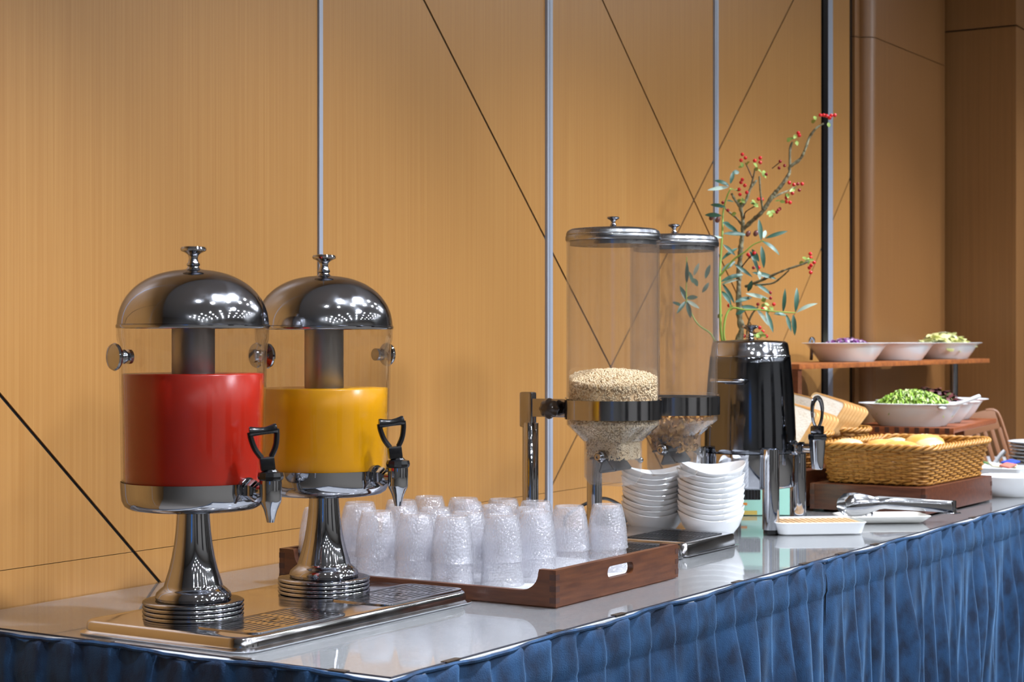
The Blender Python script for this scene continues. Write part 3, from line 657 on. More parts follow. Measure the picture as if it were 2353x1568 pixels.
# power strip and cord behind the left bowl stack
ps = thing('power_strip', 'black power strip on the table behind the left bowl stack', 'power strip', (3.66, 2.03, 0), .1)
MB().box(-.09, .09, -.022, .022, .001, .034, b=.004).build('housing', M['black'], ps)
for k in range(3): MB().box(-.07+k*.05, -.035+k*.05, -.016, .016, .034, .0348).build('socket', M['rubber'], ps)
cd = MB().tube(smooth_path([(3.56, 2.09, .006), (3.52, 2.06, .035), (3.60, 2.05, .058), (3.70, 2.06, .060), (3.82, 2.08, .030), (3.86, 2.10, .006)], 6), .0042, 8)
cd.tube(smooth_path([(3.60, 1.985, .008), (3.56, 1.975, .030), (3.60, 1.965, .052), (3.66, 1.985, .046), (3.66, 2.00, .033)], 6), .0040, 8)
cdo = cd.build('cord', M['black'], ps); cdo.matrix_parent_inverse = (Matrix.Translation((3.66, 2.03, 0)) @ Matrix.Rotation(.1, 4, 'Z')).inverted()

# ================================================================== PLATES, BAMBOO GRID, TONGS
def dish_rect(b, hx, hy, r, H, flare, t=.004):
    b.loft([lift(rrect(hx-flare, hy-flare, r*.7, 6), 0), lift(rrect(hx-flare*.75, hy-flare*.75, r*.8, 6), .002), lift(rrect(hx-.003, hy-.003, r, 6), H*.8), lift(rrect(hx, hy, r, 6), H), lift(rrect(hx-t*.6, hy-t*.6, r, 6), H+.0012), lift(rrect(hx-t, hy-t, r, 6), H-.001), lift(rrect(hx-flare*.6-t, hy-flare*.6-t, r*.8, 6), .006)])
pl = thing('drip_dish', 'white rectangular dish with bamboo slats under the urn tap', 'dish', (3.792, 1.563, .0003), A0 + .12)
b = MB(); dish_rect(b, .106, .073, .022, .027, .012); b.build('dish', M['white'], pl)
bam = mat('bamboo', (.66, .42, .22), .5, var=(8, (.55, .33, .16), (2, 30, 2)))
for k in range(15):
    x = -.091 + k*.013
    MB().box(-.0050, .0050, -.060, .060, .0210, .0256, Matrix.Translation((x, 0, 0)) @ Matrix.Rotation(0, 4, 'Z'), b=.0008).build('slat', bam, pl)
MB().box(-.092, .092, -.004, .004, .010, .0195).build('slat_rail', bam, pl)
tpz = thing('tongs_plate', 'cream rectangular plate holding the steel tongs', 'plate', (4.090, 1.512, .0003), A0 + .10)
b = MB(); dish_rect(b, .110, .058, .020, .017, .022); b.build('plate', M['melamine'], tpz)
tg = thing('bread_tongs', 'stainless steel bread tongs with toothed scoops lying on the cream plate', 'tongs', (4.1035, 1.4905, .018), A0 + .10)
def tong_arm(sy):
    L = []; N = 22
    for i in range(N+1):
        t = i/N; x = .150 - t*.275
        if t < .68: wv = .0145 - .002*t; z = .017 + .013*t/.68; yo = sy*(.004 + .019*sin(t/.68*pi*.5))
        else:
            u = (t-.68)/.32; wv = .013 + .014*sin(min(1, u*1.5)*pi/2)*(1 if u < .8 else sqrt(max(.02, 1-((u-.8)/.2)**2))); z = .028 - .006*u; yo = sy*(.023 + .004*u)
        cu = .004 if t < .6 else .004 + .010*min(1, (t-.6)/.2)
        loop = []
        for k in range(7):
            v = k/6*2-1; loop.append((x, yo + sy*(cu*(1-v*v)), z + v*wv))
        for k in range(6, -1, -1):
            v = k/6*2-1; loop.append((x, yo + sy*(cu*(1-v*v)-.0012), z + v*wv))
        L.append(loop)
    return MB().loft(L)
for sy in (-1, 1):
    arm = tong_arm(sy).build('arm', M['steel'], tg)
    for k in range(4): MB().box(-.100+k*.014, -.097+k*.014, sy*.022-.004, sy*.022+.004, -.002, .012).build('tooth', M['steel'], arm)
MB().tube([(.150 + .012*cos(a), .011*sin(a), .012) for a in [radians(x) for x in range(-90, 91, 15)]], .001, 6).build('spring_bend', M['steel'], tg)
sp = MB(); sp.loft([[(.150 + .010*cos(a), .010*sin(a), z) for a in [radians(x) for x in range(-95, 96, 10)]] + [(.150 + .0085*cos(a), .0085*sin(a), z) for a in [radians(x) for x in range(95, -96, -10)]] for z in (.003, .032)])
sp.build('bend', M['steel'], tg)
rg = MB().tube([(.150 + .020*cos(a), .020*sin(a)*.7, .002) for a in [2*pi*k/20 for k in range(20)]], .0016, 6, closed=True); rg.build('lock_ring', M['steel'], tg)

# ================================================================== RISERS AND BASKETS
rs = thing('wooden_riser', 'low dark walnut riser box under the large rectangular bread basket', 'riser', (4.525, 1.612, 0), -.02)
MB().box(-.2575, .2575, -.155, -.143, .004, .070, b=.001).build('front_board', M['riser'], rs)
MB().box(-.2575, .2575, .143, .155, .004, .070, b=.001).build('back_board', M['riser'], rs)
for sx in (-1, 1):
    MB().box(*sorted((sx*.2575, sx*.2455)), -.143, .143, .004, .070, b=.001).build('end_board', M['riser'], rs)
    for sy in (-1, 1):
        MB().box(*sorted((sx*.25, sx*.215)), *sorted((sy*.15, sy*.12)), .0003, .005).build('foot', M['black'], rs)
        for k in range(2):
            MB().box(*sorted((sx*.2579, sx*.245)), *sorted((sy*.1554, sy*.143)), .016+k*.026, .028+k*.026).build('finger_joint', M['endgrain'], rs, smooth=False)
MB().box(-.2455, .2455, -.143, .143, .058, .0695).build('top_board', M['riser'], rs)
def wicker(root, loopf, H, rows, stakes, r=.0032, amp=.0028, rimr=.0062):
    """loopf(t) -> closed loop of (x,y) for height fraction t; stakes must divide into its points"""
    n = stakes*4; wv = MB()
    def loop(t):
        p = loopf(t, n); out = []
        for i in range(n):
            a, b = Vector(p[i-1]), Vector(p[(i+1) % n]); d = (b-a).normalized(); out.append((Vector(p[i]), Vector((d.y, -d.x))))
        return out
    for k in range(rows):
        t = .06 + .86*k/(rows-1); z = H*t
        wv.tube([(*(p + nm*amp*cos(pi*i/4 + pi*k)), z + .0006*cos(pi*i/4)) for i, (p, nm) in enumerate(loop(t))], r, 6, closed=True)
    wv.build('woven_wall', M['wicker'], root, ang=80)
    sk = MB(); ls = [loop(t) for t in (0.02, .5, .96)]
    for i in range(0, n, 4): sk.tube([(*l[i][0], H*t) for l, t in zip(ls, (0.02, .5, .96))], .0022, 5)
    sk.build('stakes', M['wicker'], root)
    def rope(t, z, R, rr, nst, turns, nm_):
        b = MB(); L = loop(t); f = 4
        for s in range(nst):
            pts = []
            for i in range(n*2):
                p, nm = L[(i//2) % n]; q, nm2 = L[(i//2+1) % n]
                if i % 2: p = (p+q)/2; nm = (nm+nm2).normalized()
                a = 2*pi*(turns*i/(n*2) + s/nst); pts.append((*(p + nm*R*cos(a)), z + R*sin(a)))
            b.tube(pts, rr, 6, closed=True)
        b.build(nm_, M['wicker'], root, ang=80)
    rope(1.0, H, rimr*.75, rimr*.62, 3, int(stakes*.45), 'rim_braid'); rope(0.0, .0075, .0042, .0032, 2, int(stakes*.5), 'base_braid')
    return loop
def rl(hx, hy, rad, fl):
    def f(t, n):
        a, b, r = hx + fl*t, hy + fl*t, rad + fl*t*.5
        segs = []; per = 4*(a-r) + 4*(b-r) + 2*pi*r; out = []
        for i in range(n):
            s = per*i/n; q = 0
            for (L, kind, dat) in ((2*(b-r), 'l', ((a, -(b-r)), (0, 1))), (pi*r/2, 'c', (a-r, b-r, 0)), (2*(a-r), 'l', ((a-r, b), (-1, 0))), (pi*r/2, 'c', (-(a-r), b-r, 90)), (2*(b-r), 'l', ((-a, b-r), (0, -1))), (pi*r/2, 'c', (-(a-r), -(b-r), 180)), (2*(a-r), 'l', ((-(a-r), -b), (1, 0))), (pi*r/2, 'c', (a-r, -(b-r), 270))):
                if s < L or L == 0:
                    if kind == 'l': out.append((dat[0][0]+dat[1][0]*s, dat[0][1]+dat[1][1]*s))
                    else: an = radians(dat[2]) + s/r; out.append((dat[0]+r*cos(an), dat[1]+r*sin(an)))
                    break
                s -= L
            else: out.append((a, -(b-r)))
        return out
    return f
def cl(r0, fl): return lambda t, n: [((r0+fl*t)*cos(2*pi*i/n), (r0+fl*t)*sin(2*pi*i/n)) for i in range(n)]
bk = thing('bread_basket', 'large rectangular golden wicker basket of buns on the walnut riser', 'basket', (4.548, 1.613, .0698), -.02)
wicker(bk, rl(.229, .134, .042, .021), .097, 14, 50, rimr=.0072)
MB().prism(rrect(.227, .132, .040, 6), .004, .008).build('base', M['wicker'], bk)
st = thing('wooden_block', 'dark wooden block behind the rectangular basket, carrying the round baskets', 'riser', (4.62, 1.935, 0))
MB().box(-.31, .31, -.125, .125, .001, .095, b=.002).build('block', M['riser'], st)
RB = [((4.490, 1.895), 'small round wicker basket of sliced bread nearest the urn', .188), ((4.800, 1.905), 'small round wicker basket of sliced bread next to the salad riser', .185)]
for (x, y), lb, rimz in RB:
    o = thing('round_basket', lb, 'basket', (x, y, .0955), 0, 'round bread baskets'); wicker(o, cl(.058, .030), rimz-.0955, 11, 24)
    MB().lathe([(.0001, .004), (.056, .004), (.056, .008), (.0001, .008)], 32).build('base', M['wicker'], o)
# ------------------------------------------------------------------ bread
crumb = mat('bread_crumb', (.90, .84, .73), .8, var=(60, (.82, .74, .60), (1, 1, 1)), bump=(160, .5, .002))
crust = mat('bread_crust', (.62, .32, .10), .6, var=(25, (.78, .50, .22), (1, 1, 1)), bump=(60, .3, .002))
def slice_poly(s):
    p = []
    for x, y in rrect(.056*s, .054*s, .014*s, 4):
        if y > .03*s: x *= 1.06
        p.append((x, y))
    return p
def bread(name, loc, rot, label, group, k):
    t = thing(name, label, 'bread', loc, 0, group); t.rotation_euler = rot
    MB(Matrix.Rotation(pi/2, 4, 'Z') @ Matrix.Rotation(pi/2, 4, 'X')).ringprism(slice_poly(1), slice_poly(.93), -.0062, .0062).build('crust', crust, t, ang=40)
    MB(Matrix.Rotation(pi/2, 4, 'Z') @ Matrix.Rotation(pi/2, 4, 'X')).prism(slice_poly(.935), -.0056, .0056).build('crumb', crumb, t, ang=40)
nums = ['front', 'second', 'third', 'fourth', 'fifth', 'sixth', 'seventh', 'eighth', 'back']
for bi, ((x, y), lb, rimz) in enumerate(RB):
    n = (7, 8)[bi]; nm = 'basket nearest the urn' if bi == 0 else 'basket next to the salad riser'
    for k in range(n):
        bread('bread_slice', (x - (.070, .098)[bi] + k*.0156, y - (.012, -.010)[bi] - .003*k, (.214, .231)[bi] - (.0024, .0026)[bi]*k), (radians((16, 17)[bi]), radians(30 + k*.9), radians(-6 + random.uniform(-.6, .6))), '%s toast slice in the round %s' % (nums[k] if k < n-1 else 'last', nm), 'bread slices', k)
bread('bread_slice', (4.655, 1.985, .236), (radians(12), radians(8), radians(4)), 'toast slice standing at the left, behind the front slice of the right basket', 'bread slices', 0)
bunm = mat('glazed_bun', (.72, .33, .06), .3, var=(14, (.80, .50, .16), (1, 1, 1)))
pale = mat('pale_bun', (.80, .58, .28), .45); seedm = mat('sesame', (.85, .74, .52), .5)
def bun(loc, s, m, label, rz):
    t = thing('bun', label, 'bread', loc, rz, 'buns in the rectangular basket')
    MB().lathe([(.0001, 0), (.030*s, .001), (.042*s, .009), (.045*s, .018), (.041*s, .030), (.030*s, .039), (.016*s, .043), (.0001, .044)], 28, Matrix.Diagonal((1.25, 1, 1, 1))).build('crumb', m, t)
    rng = random.Random(int(rz*100)); sd = MB()
    for k in range(70):
        a = rng.uniform(0, 6.28); r = .036*s*sqrt(rng.random()); z = .0435 - .012*(r/(.036*s))**2.6
        sd.add(IV, IF, Matrix.Translation((r*cos(a)*1.25, r*sin(a), z)) @ Matrix.Rotation(a, 4, 'Z') @ Matrix.Diagonal((.0026, .0016, .001, 1)))
    sd.build('seeds', seedm, t)['kind'] = 'stuff'
BZ = .109
for loc, s, m, lb, rz in (((4.395, 1.715, BZ+.028), 1.0, pale, 'pale sesame bun at the left end of the rectangular basket', .4), ((4.475, 1.60, BZ+.022), 1.05, bunm, 'glazed sesame bun in the front middle of the rectangular basket', 1.1),
        ((4.56, 1.68, BZ+.020), .95, bunm, 'dark flecked bun in the back middle of the rectangular basket', 2.0), ((4.60, 1.565, BZ+.022), 1.0, pale, 'seeded bun right of the middle in the rectangular basket', .2),
        ((4.685, 1.61, BZ+.030), 1.1, bunm, 'large glazed orange bun at the right of the rectangular basket', 2.7), ((4.72, 1.70, BZ+.016), .9, pale, 'small seeded bun at the far right of the rectangular basket', 3.3)):
    bun(loc, s, m, lb, rz)
# ------------------------------------------------------------------ salad risers and dishes
r2 = thing('salad_riser', 'red brown finger jointed wooden riser under the green salad dish', 'riser', (4.958, 1.617, 0), radians(7))
MB().box(0, .70, 0, .30, .172, .187, b=.001).build('top_board', M['riser_red'], r2)
MB().box(0, .014, 0, .30, .001, .172).build('end_board', M['riser_red'], r2)
MB().box(.68, .694, .10, .30, .001, .172).build('end_board', M['riser_red'], r2)
MB().box(.014, .68, .28, .294, .06, .172).build('back_board', M['riser_red'], r2)
for k in range(10): MB().box(-.0006, .013, .012+k*.029, .025+k*.029, .171, .1866).build('finger_joint', M['endgrain'], r2, smooth=False)
sh = thing('serving_shelf', 'long orange wooden shelf on a steel post above the bread and salad', 'shelf', (0, 0, 0))
SX0, SX1, SY0, SY1, SZ = 4.665, 6.45, 1.968, 2.17, .372
for k in range(7):
    xa = SX0 + (SX1-SX0)*k/7; xb = SX0 + (SX1-SX0)*(k+1)/7
    MB().box(xa, xb-.0006, SY0, SY1, SZ-.015, SZ, b=.0008).build('plank', M['board'], sh)
MB().box(SX0, SX0+.028, SY0+.004, SY1, .0955, SZ-.015).build('end_leg', M['riser'], sh)
for px in (2192,):
    t_ = (px-1176.5)/4050; y_ = SY0 + .03; d_ = y_/(sin(TH)-t_*cos(TH)); x_ = d_*(cos(TH)+t_*sin(TH))
    MB(Matrix.Translation((x_, y_, 0))).lathe([(.014, .001), (.014, SZ-.015)], 24).build('post', M['steel'], sh)
    MB(Matrix.Translation((x_, y_, 0))).lathe([(.03, .0003), (.03, .004), (.014, .005)], 24).build('post_base', M['steel'], sh)
def oval_dish(loc, L, W, H, rz, label):
    t = thing('oval_dish', label, 'dish', loc, rz, 'white oval serving dishes'); b = MB(); n = 56
    def el(f, z): return [(L*f*cos(2*pi*k/n), W*f*sin(2*pi*k/n), z) for k in range(n)]
    b.loft([el(.58, .0003), el(.61, 0), el(.63, .004), el(.73, .022), el(.83, H*.72), el(.885, H*.90), el(.96, H*.965), el(1, H*.985), el(1.005, H), el(.99, H+.0012), el(.90, H*.96), el(.84, H*.80), el(.70, H*.32), el(.55, .007)])
    b.build('dish', M['white'], t, ang=60); return t
RZ2 = .1873; U2 = Vector((cos(radians(7)), sin(radians(7)), 0)); V2 = Vector((-U2.y, U2.x, 0))
def on2(a, b, z): p = Vector((4.958, 1.617, 0)) + U2*a + V2*b; return (p.x, p.y, z)
DH = .066
oval_dish(on2(.100, .140, RZ2), .160, .098, DH, radians(97), 'front white oval dish heaped with shredded green lettuce on the lower riser')
oval_dish(on2(.335, .145, RZ2), .160, .098, DH, radians(97), 'middle white oval dish half hidden behind the green lettuce dish')
oval_dish(on2(.585, .165, RZ2), .160, .098, DH, radians(97), 'rear white oval dish with dark topping at the right of the lower riser')
ups = []
for px, nm in ((1946, 'left white oval dish with purple cabbage on the upper shelf'), (2060, 'middle white oval dish on the upper shelf'), (2170, 'right white oval dish with pale yellow lettuce on the upper shelf')):
    t_ = (px-1176.5)/4050; y_ = 2.072; d_ = y_/(sin(TH)-t_*cos(TH)); x_ = d_*(cos(TH)+t_*sin(TH)); ups.append((x_, y_)); oval_dish((x_, y_, SZ+.0004), .224, .122, .058, 0, nm)
def shreds(name, label, c, rx, ry, h, n, cols, rz, seed, wid=.0028, ln=.035, curl=1.0):
    rng = random.Random(seed); R = Matrix.Rotation(rz, 4, 'Z')
    root = thing(name, label, 'salad', c, rz)
    for ci, col in enumerate(cols):
        m = mat(name + '_leaf', col, .45, Subsurface_Weight=.0); b = MB()
        for _ in range(n//len(cols)):
            a = rng.uniform(0, 2*pi); r = sqrt(rng.random()); x, y = rx*r*cos(a), ry*r*sin(a); z = h*(1-r*r) + rng.uniform(-.006, .006)
            d = Vector((rng.gauss(0, 1), rng.gauss(0, 1), rng.gauss(.1, .45))).normalized(); up = Vector((0, 0, 1)); side = d.cross(up).normalized()*wid*rng.uniform(.7, 1.5); l = ln*rng.uniform(.5, 1.1); vs = []; fs = []
            for i in range(6):
                u = i/5-.5; p = Vector((x, y, z)) + d*l*u + up*(-curl*l*1.3*u*u) + side*(.5*sin(i*2.1)); q = side*(1-1.2*abs(u)**2); vs += [tuple(p-q+up*.0008), tuple(p+up*.0012*(i % 2)), tuple(p+q+up*.0008)]
            for i in range(5): fs += [(3*i, 3*i+1, 3*i+4, 3*i+3), (3*i+1, 3*i+2, 3*i+5, 3*i+4)]
            b.add(vs, fs)
        b.build('leaf_shreds', m, root, ang=80)['kind'] = 'stuff'
    MB().lathe([(.0001, h-.012), (rx*.5, h*.7-.012), (rx*.8, h*.3-.012), (rx*.95, -.014)], 24, Matrix.Diagonal((1, ry/rx, 1, 1))).build('heap', mat(name + '_heap', cols[0], .7), root)
shreds('shredded_lettuce', 'heap of shredded bright green lettuce in the front lower dish', on2(.100, .140, RZ2+.055), .115, .062, .046, 1500, [(.36, .58, .07), (.52, .72, .16), (.28, .50, .05), (.70, .82, .40)], radians(97), 4, .0018, .040)
shreds('red_salad_leaves', 'dark red curly salad leaves behind the green lettuce', on2(.335, .145, RZ2+.055), .115, .055, .048, 260, [(.06, .012, .02), (.12, .03, .03), (.10, .11, .03)], radians(97), 5, .008, .04)
shreds('dark_topping', 'dark olive topping in the rear lower dish', on2(.585, .165, RZ2+.050), .12, .06, .018, 160, [(.03, .02, .03), (.10, .06, .08)], radians(97), 6, .006, .02)
shreds('purple_cabbage', 'shredded purple cabbage in the left dish of the upper shelf', (*ups[0], SZ+.044), .135, .070, .026, 420, [(.16, .03, .18), (.30, .10, .30), (.55, .42, .55)], 0, 8)
shreds('yellow_lettuce', 'pale yellow lettuce leaves heaped in the right dish of the upper shelf', (*ups[2], SZ+.042), .165, .080, .048, 200, [(.82, .80, .34), (.74, .76, .28), (.88, .88, .58)], 0, 9, .013, .055, .6)
ss = thing('salad_spoon', 'white porcelain spoon handle leaning out of the green lettuce dish', 'spoon', on2(.06, -.005, RZ2+.070))
p_ = [Vector((0, 0, 0)), RGT*.03 + Vector((0, 0, .012)), RGT*.06 + Vector((0, 0, .027))]
MB().tube(smooth_path([-RGT*.04 + Vector((0, 0, -.010))] + p_, 4), [.006]*5 + [.0065]*4 + [.0075]*3 + [.006], 12, Matrix.Diagonal((1, 1, .8, 1))).build('handle', M['white'], ss)
MB(Matrix.Translation(-RGT*.05 + Vector((0, 0, -.014)))).ball((0, 0, 0), .014, 16, 8, (1.3, .9, .45)).build('bowl', M['white'], ss)
st2 = thing('serving_tongs', 'dark steel tongs end sticking up at the left end of the upper shelf', 'tongs', (*(view(1864, 778, 5.50).xy), SZ+.0005))
MB(Matrix.Rotation(A0, 4, 'Z') @ Matrix.Rotation(.2, 4, 'X')).tube([(.006*cos(a), 0, .066 + .0095*sin(a)) for a in [2*pi*k/24 for k in range(24)]], .0042, 8, closed=True).build('grip_ring', M['urn'], st2)
MB(Matrix.Rotation(A0, 4, 'Z') @ Matrix.Rotation(.2, 4, 'X')).tube([(0, 0, .006), (0, 0, .060)], .005, 8).build('arm', M['urn'], st2)

# ================================================================== BRANCHES IN THE VASE
PD = 4.86
def zp(zx, zy, dd=0.0): return view(1560 + zx/2.8, 230 + zy/2.8, PD + dd)
vp = zp(330, 1560); vase = thing('vase', 'dark vase behind the urn holding the branches', 'vase', (vp.x, vp.y, 0))
MB().lathe([(.0001, .001), (.045, .001), (.055, .03), (.062, .12), (.055, .24), (.040, .32), (.038, .395), (.035, .395), (.037, .32), (.050, .24), (.0001, .22)], 36).build('vase_body', mat('dark_glaze', (.04, .035, .03), .3), vase)
barkm = mat('bark', (.13, .105, .06), .85, var=(70, (.26, .24, .14), (1, 1, 1)), bump=(120, .9, .006)); barkd = mat('dark_twig', (.10, .055, .035), .8)
greenst = mat('green_stem', (.28, .42, .08), .5)
leafm = mat('olive_leaf', (.022, .085, .052), .42, var=(12, (.055, .14, .095), (1, 1, 1))); leafl = mat('pale_leaf_back', (.36, .46, .38), .6); sprig = mat('bright_sprig_leaf', (.30, .42, .10), .5)
berm = mat('red_berry', (.62, .018, .022), .22); berd = mat('dark_red_berry', (.26, .008, .015), .3); olvm = mat('olive_fruit', (.16, .06, .055), .25)
bb_ = thing('berry_branch', 'knobbly bare branch with clusters of red berries rising behind the urn', 'branch', (vp.x, vp.y, .0))
ob_ = thing('olive_branch', 'artificial olive branch with narrow grey green leaves behind the urn', 'branch', (vp.x, vp.y, .0))
off = Vector((-vp.x, -vp.y, 0))
def zz(p): return zp(p[0], p[1], p[2] if len(p) > 2 else 0) + off
def limb(pts, r0, r1, m, root, nm='twig', knob=.0):
    pp = smooth_path([zz(p) for p in pts], 5); n = len(pp); rng = random.Random(n*7+int(pts[0][0]))
    MB().tube(pp, [(r0+(r1-r0)*i/(n-1))*(1+knob*rng.uniform(-1, 1.4)) for i in range(n)], 8).build(nm, m, root, ang=80)
base = (335, 1640)
limb([base, (400, 1500, -.02), (388, 1380, -.02), (385, 1180), (395, 1000), (400, 930), (410, 850), (410, 760), (395, 690)], .0095, .0045, barkm, bb_, 'main_stem', .22)
for pts, r0, r1 in (([(395, 690), (360, 640), (338, 600)], .004, .003), ([(398, 690), (430, 650), (460, 570), (500, 515)], .0045, .0032), ([(460, 570), (480, 490, -.01), (490, 440, -.02)], .003, .002), ([(472, 500), (445, 440, .01), (428, 405, .02)], .002, .0015),
        ([(415, 830), (480, 770, -.02), (540, 715, -.04), (600, 620, -.05), (660, 550, -.06), (710, 470, -.06), (715, 430, -.06), (780, 380, -.07), (815, 310, -.08), (840, 240, -.08), (880, 185, -.09), (930, 150, -.09)], .0062, .0028), ([(715, 430, -.06), (715, 320, -.06), (730, 270, -.06)], .0035, .0028), ([(540, 715, -.04), (525, 600, -.06), (518, 490, -.07)], .0032, .0022),
        ([(590, 640, -.05), (650, 605, -.03), (700, 585, -.01), (740, 560, 0)], .003, .0015), ([(410, 810), (370, 760, .02), (310, 710, .04), (285, 680, .05)], .003, .002), ([(430, 1200), (520, 1165, -.04), (600, 1130, -.06), (680, 1095, -.08), (800, 1055, -.10), (840, 1030, -.10)], .004, .0022), ([(490, 1190), (600, 1180, -.03), (660, 1140, -.05), (710, 1095, -.08)], .0028, .002),
        ([(600, 440, -.02), (650, 400, -.03)], .0014, .0012), ([(420, 760), (430, 720, -.03), (495, 680, -.05)], .002, .0014), ([(440, 1560), (445, 1450, -.03), (470, 1380, -.04), (510, 1330, -.05)], .004, .002), ([(450, 1500), (500, 1500, -.04), (540, 1495, -.05)], .002, .0014), ([(400, 1080), (440, 1030, -.03), (480, 985, -.05)], .002, .0014)):
    limb(pts, r0, r1, barkm if r0 > .0025 else barkd, bb_, 'twig', .18)
ber_me = MB().ball((0, 0, 0), .0052, 12, 8).mesh('berry'); ber_me.materials.append(berm)
bed_me = MB().ball((0, 0, 0), .0046, 12, 8).mesh('berry'); bed_me.materials.append(berd)
BER = [(488, 390), (523, 373), (523, 402), (408, 350), (400, 388), (428, 372), (910, 98), (932, 98), (951, 102), (980, 100), (1003, 98), (970, 115), (768, 212), (775, 228), (740, 545), (710, 532), (793, 540), (730, 600), (692, 630), (690, 655), (715, 660), (512, 638), (535, 640), (408, 512), (400, 530), (424, 550), (388, 575), (393, 608), (437, 595), (845, 990), (870, 1045), (850, 1065), (840, 1080), (848, 1110), (848, 1015), (485, 985), (513, 1078), (555, 1140), (520, 1465), (540, 1490), (563, 1520), (420, 1520), (322, 1323), (610, 1315), (445, 995), (540, 1345)]
BED = [(652, 395), (680, 422), (645, 437), (765, 540), (775, 580), (640, 708), (630, 722), (650, 700), (283, 660), (275, 685), (562, 478), (588, 1240), (508, 1315), (480, 1080), (455, 1010), (315, 710), (590, 1275)]
def bdep(x, y): return -.09 if x > 800 else (-.05 if x > 460 else .0)
for me, L in ((ber_me, BER), (bed_me, BED)):
    for k, (x, y) in enumerate(L): put(me, 'berry', None, bb_, zz((x, y, bdep(x, y) - .008 + .012*((k*37) % 5-2)/2)))
def leaf_mesh(nm, L, W, bend, m, fold=.25, n=8):
    vs = []; fs = []
    for i in range(n+1):
        t = i/n; wd = W*(sin(pi*min(1, t*.96+.03))**.8) if 0 < i < n else W*.06
        x = L*(t if bend == 0 else sin(bend*t)/bend); z = 0 if bend == 0 else -L*(1-cos(bend*t))/bend
        vs += [(x, -wd, z + wd*fold), (x, 0, z), (x, wd, z + wd*fold)]
    for i in range(n): a = 3*i; fs += [(a, a+1, a+4, a+3), (a+1, a+2, a+5, a+4)]
    b = MB(); b.add(vs, fs); me = b.mesh(nm, True, 80); me.materials.append(m); return me
LV = {}
def leaf(root, p0, p1, m, width=.0075, dd=0, bend=None, nm='leaf'):
    bnd = bend if bend is not None else random.choice((.25, .5, .8))
    key = (m.name, round(bnd, 2), width)
    if key not in LV: LV[key] = leaf_mesh(nm, .06, width, bnd, m)
    a, b = zz((p0[0], p0[1], dd)), zz((p1[0], p1[1], dd + random.uniform(-.025, .025)))
    d = b-a; L = d.length; x = d.normalized(); v = -FWD*random.uniform(.5, 1.0) + Vector((0, 0, random.uniform(.0, .6))); z = (v - x*v.dot(x)).normalized(); y = z.cross(x)
    R = Matrix((x, y, z)).transposed().to_4x4(); k = L/.06/(sin(bnd)/bnd)
    R = R @ Matrix.Rotation(-bnd*.5, 4, 'Y')
    o = put(LV[key], nm, None, root); o.matrix_local = Matrix.Translation(a) @ R @ Matrix.Diagonal((k, 1, k*.8+.2, 1)); return o
limb([base, (275, 1530, -.03), (265, 1300, -.04), (262, 1150, -.04), (270, 1000, -.03), (280, 850, -.02), (285, 720), (310, 620), (332, 575)], .0042, .0018, greenst, ob_, 'stem')
limb([base, (290, 1530, -.05), (300, 1400, -.06), (340, 1340, -.06), (420, 1350, -.08), (520, 1350, -.09), (620, 1362, -.10), (750, 1370, -.11)], .0038, .0016, greenst, ob_, 'stem')
limb([(265, 1130, -.04), (350, 1030, -.06), (420, 980, -.08), (480, 930, -.09), (545, 905, -.10)], .003, .0014, greenst, ob_, 'stem')
limb([base, (240, 1560, .0), (200, 1500, .01), (120, 1440, .02), (60, 1330, .03), (48, 1280, .03), (50, 1010, .03)], .003, .0014, greenst, ob_, 'stem')
LF = [((320, 560), (185, 580)), ((325, 555), (235, 520)), ((300, 690), (210, 675)), ((275, 745), (170, 740)), ((280, 790), (330, 802)), ((285, 860), (440, 868)), ((280, 885), (145, 890)), ((285, 790), (380, 850)), ((275, 1030), (372, 960)), ((275, 1100), (360, 1040)), ((285, 930), (362, 1000)), ((270, 1170), (405, 1128)), ((275, 1190), (372, 1160)),
      ((750, 1365), (758, 1220)), ((670, 1365), (682, 1225)), ((735, 1380), (745, 1512)), ((690, 1380), (722, 1490)), ((610, 1378), (690, 1386)), ((500, 1345), (575, 1450)), ((560, 1360), (606, 1496)), ((430, 1350), (365, 1380)), ((530, 905), (515, 768)), ((555, 890), (697, 845)), ((535, 910), (638, 992)), ((545, 890), (557, 838)), ((530, 940), (545, 1072)), ((455, 970), (507, 1102)), ((470, 960), (515, 1040)),
      ((355, 1055), (472, 1140)), ((470, 1110), (622, 1152)), ((430, 1245), (577, 1280)), ((360, 1300), (472, 1270)), ((280, 1180), (357, 1310)), ((275, 1230), (332, 1312)), ((495, 1185), (592, 1252)), ((470, 1160), (445, 1232)), ((515, 1100), (522, 1152)), ((400, 1330), (502, 1342)), ((330, 540), (352, 458)), ((345, 470), (385, 462)), ((310, 650), (355, 655)),
      ((46, 1290), (8, 1200)), ((50, 1290), (132, 1342)), ((50, 1295), (76, 1402)), ((44, 1295), (-12, 1372)), ((50, 1275), (122, 1268)), ((50, 1180), (52, 1040)), ((90, 1180), (60, 1100)), ((95, 1130), (130, 1050)), ((120, 1200), (96, 1150)), ((150, 1240), (190, 1180)), ((170, 1150), (200, 1060)), ((20, 1330), (-40, 1300)), ((280, 1380), (246, 1400))]
for k, (a, b) in enumerate(LF):
    dd = -.10 if a[0] > 520 and a[1] > 800 else (-.06 if a[0] > 330 else (.03 if a[0] < 200 else -.03))
    leaf(ob_, a, b, leafm if k % 6 else leafl, .0066 if k % 2 else .0055, dd)
leaf(ob_, (755, 1370), (888, 1312), leafl, .0075, -.11, .5)
for (x, y) in ((210, 755), (250, 770), (445, 860), (495, 858)): MB().ball((0, 0, 0), .0068, 14, 10, (1, 1, 1.35), Euler((.4, .3, 0))).build('olive', olvm, ob_, loc=zz((x, y, -.06 if x > 400 else -.01)))
